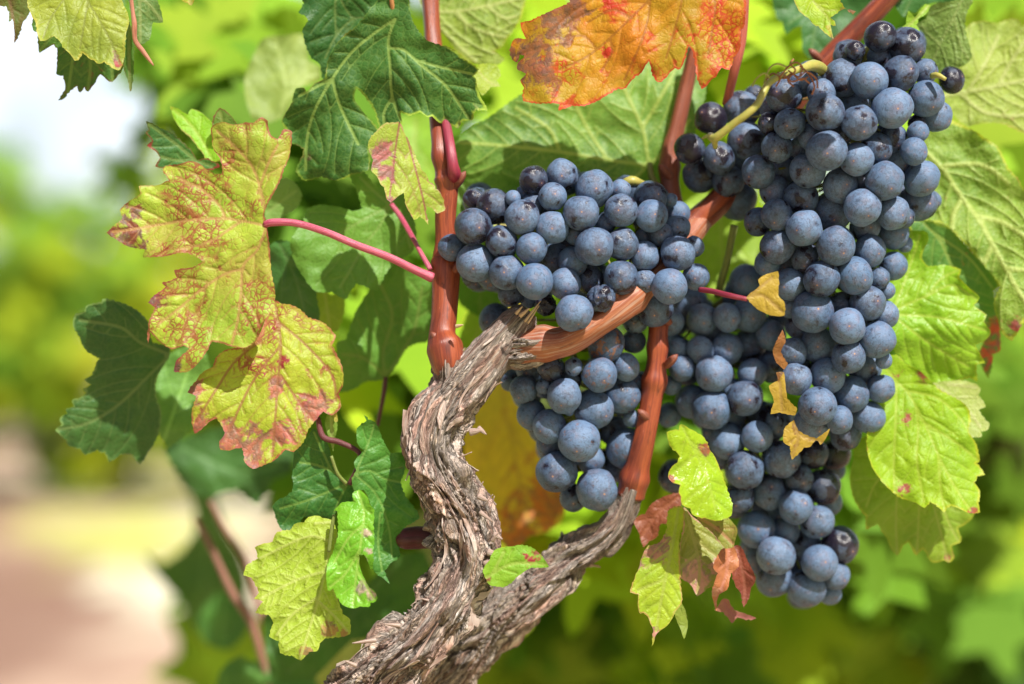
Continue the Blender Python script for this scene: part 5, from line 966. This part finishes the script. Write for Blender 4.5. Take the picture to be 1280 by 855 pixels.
for j, pth in enumerate([[(940, 108), (946, 98), (955, 92), (962, 98), (958, 108)], [(955, 104), (962, 86), (972, 80), (984, 84), (990, 78)], [(975, 96), (985, 84), (995, 78), (1003, 84), (1000, 94)], [(980, 94), (990, 102), (1003, 98), (1012, 104)], [(985, 88), (998, 96), (1008, 90), (1020, 98), (1022, 110)], [(992, 74), (988, 80), (994, 88), (985, 100), (992, 108)], [(1000, 82), (1012, 94), (1018, 108), (1015, 118)], [(958, 100), (966, 92), (975, 98), (970, 108)], [(972, 90), (980, 98), (990, 92), (1000, 100), (1010, 96)]]):
    bpart('tendril', [(x, y, 1.15, -.034 - .001 * (i % 3) + .0006 * j) for i, (x, y) in enumerate(pth)], tend if j not in (0, 1) else ped, bc, k=8, n=40)
bpart('stalk', [(918, 282, 5, .03), (914, 300, 4.5, .032), (909, 325, 4.5, .036), (902, 350, 4.6, .04), (897, 370, 4.6, .045)], olive, bd)
bpart('stalk', [(780, 230, 6, .02), (790, 226, 6.5, .018), (800, 229, 5, .022), (812, 234, 4, .03), (825, 238, 4, .036)], ped, ba)
# ------------------------------------------------------------------ ground
def ground_material():
    n = NT('dry_ground'); t = n.n('ShaderNodeTexCoord'); o = t.outputs['Object']
    a = n.noise(n.vec('MULTIPLY', o, (.9, .34, 1.)), 1., 4, .6); b = n.noise(n.vec('MULTIPLY', o, (1.5, .55, 1.)), 1., 3, .6); c = n.noise(o, 30., 4, .6)
    col = n.mix(n.ss(a, .42, .58), (.24, .13, .085), (.50, .34, .24)); col = n.mix(n.math('MULTIPLY', n.ss(b, .50, .60), .95), col, (.82, .76, .55))
    col = n.mix(n.math('MULTIPLY', n.ss(n.noise(n.vec('MULTIPLY', o, (1.0, .42, 1.)), 1., 3), .52, .60), .9), col, (.50, .52, .10)); col = n.mix(n.math('MULTIPLY', c, .3), col, (.2, .12, .08))
    p = n.bsdf(Base_Color=col, Roughness=.95, Normal=n.bump(c, .6, .03)); return n.out(p.outputs[0])
gr = mesh('ground', [(-300, -20, 0), (300, -20, 0), (300, 900, 0), (-300, 900, 0)], [(0, 1, 2, 3)], False)
tag(link('ground', gr, ground_material()), kind='structure')

# ------------------------------------------------------------------ blurred foliage
def proto_leaf():
    """cupped five lobed leaf, unit radius, about 50 triangles"""
    ang = np.radians([90, 68, 52, 40, 22, 5, -14, -30, -48, -66, -80, -90]); rad = [.18, .62, .5, .78, .95, .62, .58, .98, .72, .6, .9, 1.08]
    P = [(0, 0)] + [(r * math.cos(a), r * math.sin(a)) for a, r in zip(ang, rad)] + [(-r * math.cos(a), r * math.sin(a)) for a, r in list(zip(ang, rad))[-2:0:-1]]
    V = np.array([(x, y, .18 * (x * x + y * y) - .10 * abs(x)) for x, y in P]); n = len(P) - 1
    F = [(0, i + 1, (i + 1) % n + 1) for i in range(n)]
    return V, F
PV, PF = proto_leaf()
fm = foliage_material()
def leaf_cloud(name, items, origin):
    """items: (pos, normal, size, colour)"""
    nv = len(PV); V = np.zeros((len(items) * nv, 3)); Cc = np.ones((len(items) * nv, 4)); F = []
    for i, (p, nr, sz, c) in enumerate(items):
        z = np.array(nr) / np.linalg.norm(nr); dn = np.array([random.gauss(0, .5), random.gauss(0, .5), -1.]); y = -(dn - z * dn.dot(z)); y /= np.linalg.norm(y); x = np.cross(y, z)
        w = PV * sz; w = w * [random.uniform(.8, 1.1), 1, random.uniform(-1, 2.)]
        V[i * nv:(i + 1) * nv] = w[:, :1] * x + w[:, 1:2] * y + w[:, 2:3] * z + p; Cc[i * nv:(i + 1) * nv, :3] = c
        F += [tuple(j + i * nv for j in f) for f in PF]
    me = mesh(name, V - np.array(origin), F); cattr(me, 'Col', Cc); me.materials.append(fm)
    o = bpy.data.objects.new(name, me); COL.objects.link(o); o.location = origin; return o
TONE = dict(dk=(.055, .125, .016), md=(.14, .28, .022), lt=(.30, .46, .03), yl=(.46, .54, .025), br=(.36, .56, .025), tan=(.55, .42, .25), rd=(.30, .06, .04), ol=(.10, .12, .03))
def tone(k, v=.18):
    c = np.array(TONE[k]); return c * random.uniform(1 - v, 1 + v) * [random.uniform(.9, 1.15), random.uniform(.95, 1.05), 1]
def blob(px, py, rx, ry, d0, d1, k, n, face=.6, size=.05):
    out = []
    if px > 960 and py > 610 or (px > 640 and py > 730): d0 *= 2.1; d1 *= 2.1
    for i in range(n):
        a = random.uniform(0, 6.28); r = math.sqrt(random.random()); d = random.uniform(d0, d1)
        w = W(px + rx * r * math.cos(a), py + ry * r * math.sin(a), d)
        nr = np.array([random.gauss(.15, face), -1., random.gauss(.45, face)])
        out.append((np.array(w), nr, size * (.75 + .35 * d) * random.uniform(.7, 1.15), tone(k)))
    return out
near = []
for b in [(262, 725, 14, 26, .8, 1., 'md', 3), (290, 830, 22, 30, .6, .9, 'lt', 4),   # px, py, rx, ry, depth range, tone, count
    (245, 35, 75, 50, .5, 1.0, 'md', 24), (195, 100, 8, 50, .9, 1.2, 'md', 4), (262, 130, 14, 50, .6, .9, 'lt', 7), (150, 218, 26, 6, 1.1, 1.4, 'md', 2), (300, 70, 55, 70, .35, .7, 'lt', 16), (270, 60, 40, 40, .6, 1., 'dk', 6), (350, 100, 50, 90, .3, .55, 'lt', 14), (330, 160, 50, 40, .3, .5, 'md', 8),
    (440, 300, 110, 120, .25, .6, 'md', 50), (450, 330, 120, 140, .5, 1.0, 'lt', 40), (430, 400, 80, 70, .2, .4, 'br', 16), (430, 200, 90, 130, .2, .5, 'md', 26),
    (500, 470, 60, 60, .4, .8, 'ol', 14), (440, 560, 70, 60, .25, .5, 'md', 22), (480, 660, 70, 70, .3, .6, 'md', 30), (540, 560, 60, 120, .4, .8, 'md', 26),
    (640, 300, 130, 130, .3, .7, 'lt', 50), (620, 380, 60, 60, .25, .5, 'br', 12), (620, 560, 80, 120, .3, .7, 'ol', 20), (680, 640, 90, 50, .3, .6, 'yl', 12),
    (700, 60, 200, 90, .3, .6, 'br', 46), (900, 80, 90, 120, .25, .5, 'br', 40), (870, 300, 90, 100, .25, .5, 'br', 30), (960, 60, 70, 90, .2, .4, 'br', 20),
    (760, 640, 60, 60, .25, .5, 'br', 16), (740, 760, 130, 60, .25, .6, 'md', 50), (690, 800, 100, 50, .35, .6, 'md', 22), (760, 830, 60, 40, .3, .5, 'dk', 8), (660, 830, 70, 40, .25, .45, 'lt', 14),
    (860, 560, 60, 60, .2, .4, 'br', 12), (880, 740, 60, 60, .3, .6, 'md', 16), (840, 820, 30, 50, .2, .35, 'br', 8), (920, 760, 60, 60, .25, .5, 'br', 16), (900, 830, 30, 40, .18, .3, 'md', 6), (990, 800, 50, 60, .25, .5, 'br', 18),
    (1070, 740, 55, 50, .4, .6, 'dk', 20), (1080, 830, 70, 40, .3, .5, 'lt', 14), (1170, 720, 90, 70, .35, .7, 'lt', 36), (1100, 650, 60, 50, .3, .6, 'md', 16), (1230, 640, 60, 80, .4, .8, 'lt', 22),
    (1270, 690, 18, 50, .4, .6, 'yl', 4), (1200, 780, 60, 30, .3, .5, 'md', 8), (1170, 790, 50, 12, .45, .6, 'rd', 3), (1250, 820, 40, 60, .3, .5, 'dk', 12), (1240, 830, 15, 25, .45, .6, 'rd', 2),
    (1240, 520, 60, 60, .5, 1., 'ol', 16), (1230, 470, 60, 30, .5, 1., 'md', 12), (1260, 580, 50, 40, .5, .9, 'md', 12), (1230, 20, 80, 40, .25, .5, 'lt', 16), (1140, 40, 60, 60, .25, .5, 'md', 16), (1240, 180, 70, 60, .2, .4, 'lt', 12), (1240, 200, 60, 100, .3, .5, 'md', 14),
    (1030, 40, 120, 80, .3, .6, 'dk', 20), (1100, 500, 80, 200, .25, .5, 'md', 40), (900, 500, 90, 180, .2, .5, 'md', 50), (1020, 640, 90, 60, .3, .6, 'br', 20)]:
    near += blob(*b)
tag(leaf_cloud('background_foliage', near, W(700, 800, .5)), kind='stuff')
# rows of bush vines across the slope behind, one thing each
def bush(x, y, h, w, tones, label, n=170, base=.35, size=.085):
    z0 = 0; root = empty('background_vine', (x, y, z0)); tag(root, label, 'vine', 'vines in the rows behind')
    me, o = None, None
    ang = random.uniform(-.1, .1); V = []; k = 8; rings = 7
    for i in range(rings):
        t = i / (rings - 1); c = np.array([.05 * math.sin(3 * t + x), .03 * t, t * (base + .25)]); r = .045 * (1.2 - .5 * t)
        V += [c + r * np.array([math.cos(a), math.sin(a), 0]) for a in np.arange(k) * 2 * math.pi / k]
    F = [(i * k + j, i * k + (j + 1) % k, (i + 1) * k + (j + 1) % k, (i + 1) * k + j) for i in range(rings - 1) for j in range(k)]
    tm = mesh('trunk', V, F); tm.materials.append(far_bark); t_ = bpy.data.objects.new('trunk', tm); COL.objects.link(t_); t_.parent = root
    it = []
    for i in range(n):
        u = np.random.default_rng(random.randrange(10 ** 9)).normal(size=3); u /= np.linalg.norm(u); r = random.uniform(.55, 1.) ** .5
        rr = r * (1 + .25 * noise.noise(Vector(u * 2) + Vector((x, y, 0))))
        p = np.array([u[0] * w * rr, u[1] * w * .8 * rr, base + (h - base) * .5 + u[2] * (h - base) * .5 * rr])
        it.append((p, u + np.array([.3, -.8, .6]) + np.random.default_rng(i).normal(size=3) * .4, size * random.uniform(.7, 1.2), tone(random.choice(tones))))
    f = leaf_cloud('crown', it, (0, 0, 0)); f.parent = root
    return root
far_bark = flat_material('far_bark', (.12, .08, .06), (.2, .15, .12), 20, .8)
FARL = ['%s vine %s in the blurred rows' % (a, b) for a in ('yellow green', 'sunlit', 'leafy', 'tall', 'low', 'bushy', 'pale') for b in ('at the left', 'behind the ground strip', 'near the left edge')]
spots = [(-2.35, 7.2, 1.45, .62, ('md', 'lt', 'md', 'yl')), (-1.5, 7.6, 1.28, .6, ('yl', 'yl', 'lt', 'md')), (-.75, 7.4, 1.35, .6, ('dk', 'lt', 'md')), (-3.3, 7.8, 1.5, .7, ('lt', 'md')), (.5, 7.6, 1.4, .8, ('md', 'lt')), (1.6, 7.4, 1.4, .8, ('lt', 'md')), (2.7, 7.5, 1.5, .8, ('md', 'lt')),
         (-4.9, 12.5, 1.75, 1.1, ('lt', 'yl')), (-3.3, 12., 1.5, 1., ('md', 'lt')), (-1.5, 12.6, 1.9, 1.1, ('lt', 'yl')), (.4, 12.2, 1.9, 1.1, ('md', 'lt')), (2.4, 12.4, 1.9, 1.2, ('lt', 'md')), (4.4, 12.2, 2., 1.2, ('md', 'lt'))]
for i, (x, y, h, w, tn) in enumerate(spots):
    row = 'near row' if y < 10 else 'far row'; k = [s_ for s_ in spots if (s_[1] < 10) == (y < 10)]; xs = sorted(q[0] for q in k); r_ = xs.index(x)
    bush(x, y, h, w, tn, 'blurred bushy vine, number %s from the left in the %s behind' % (['one', 'two', 'three', 'four', 'five', 'six', 'seven'][r_], row), 420, .12, .11)
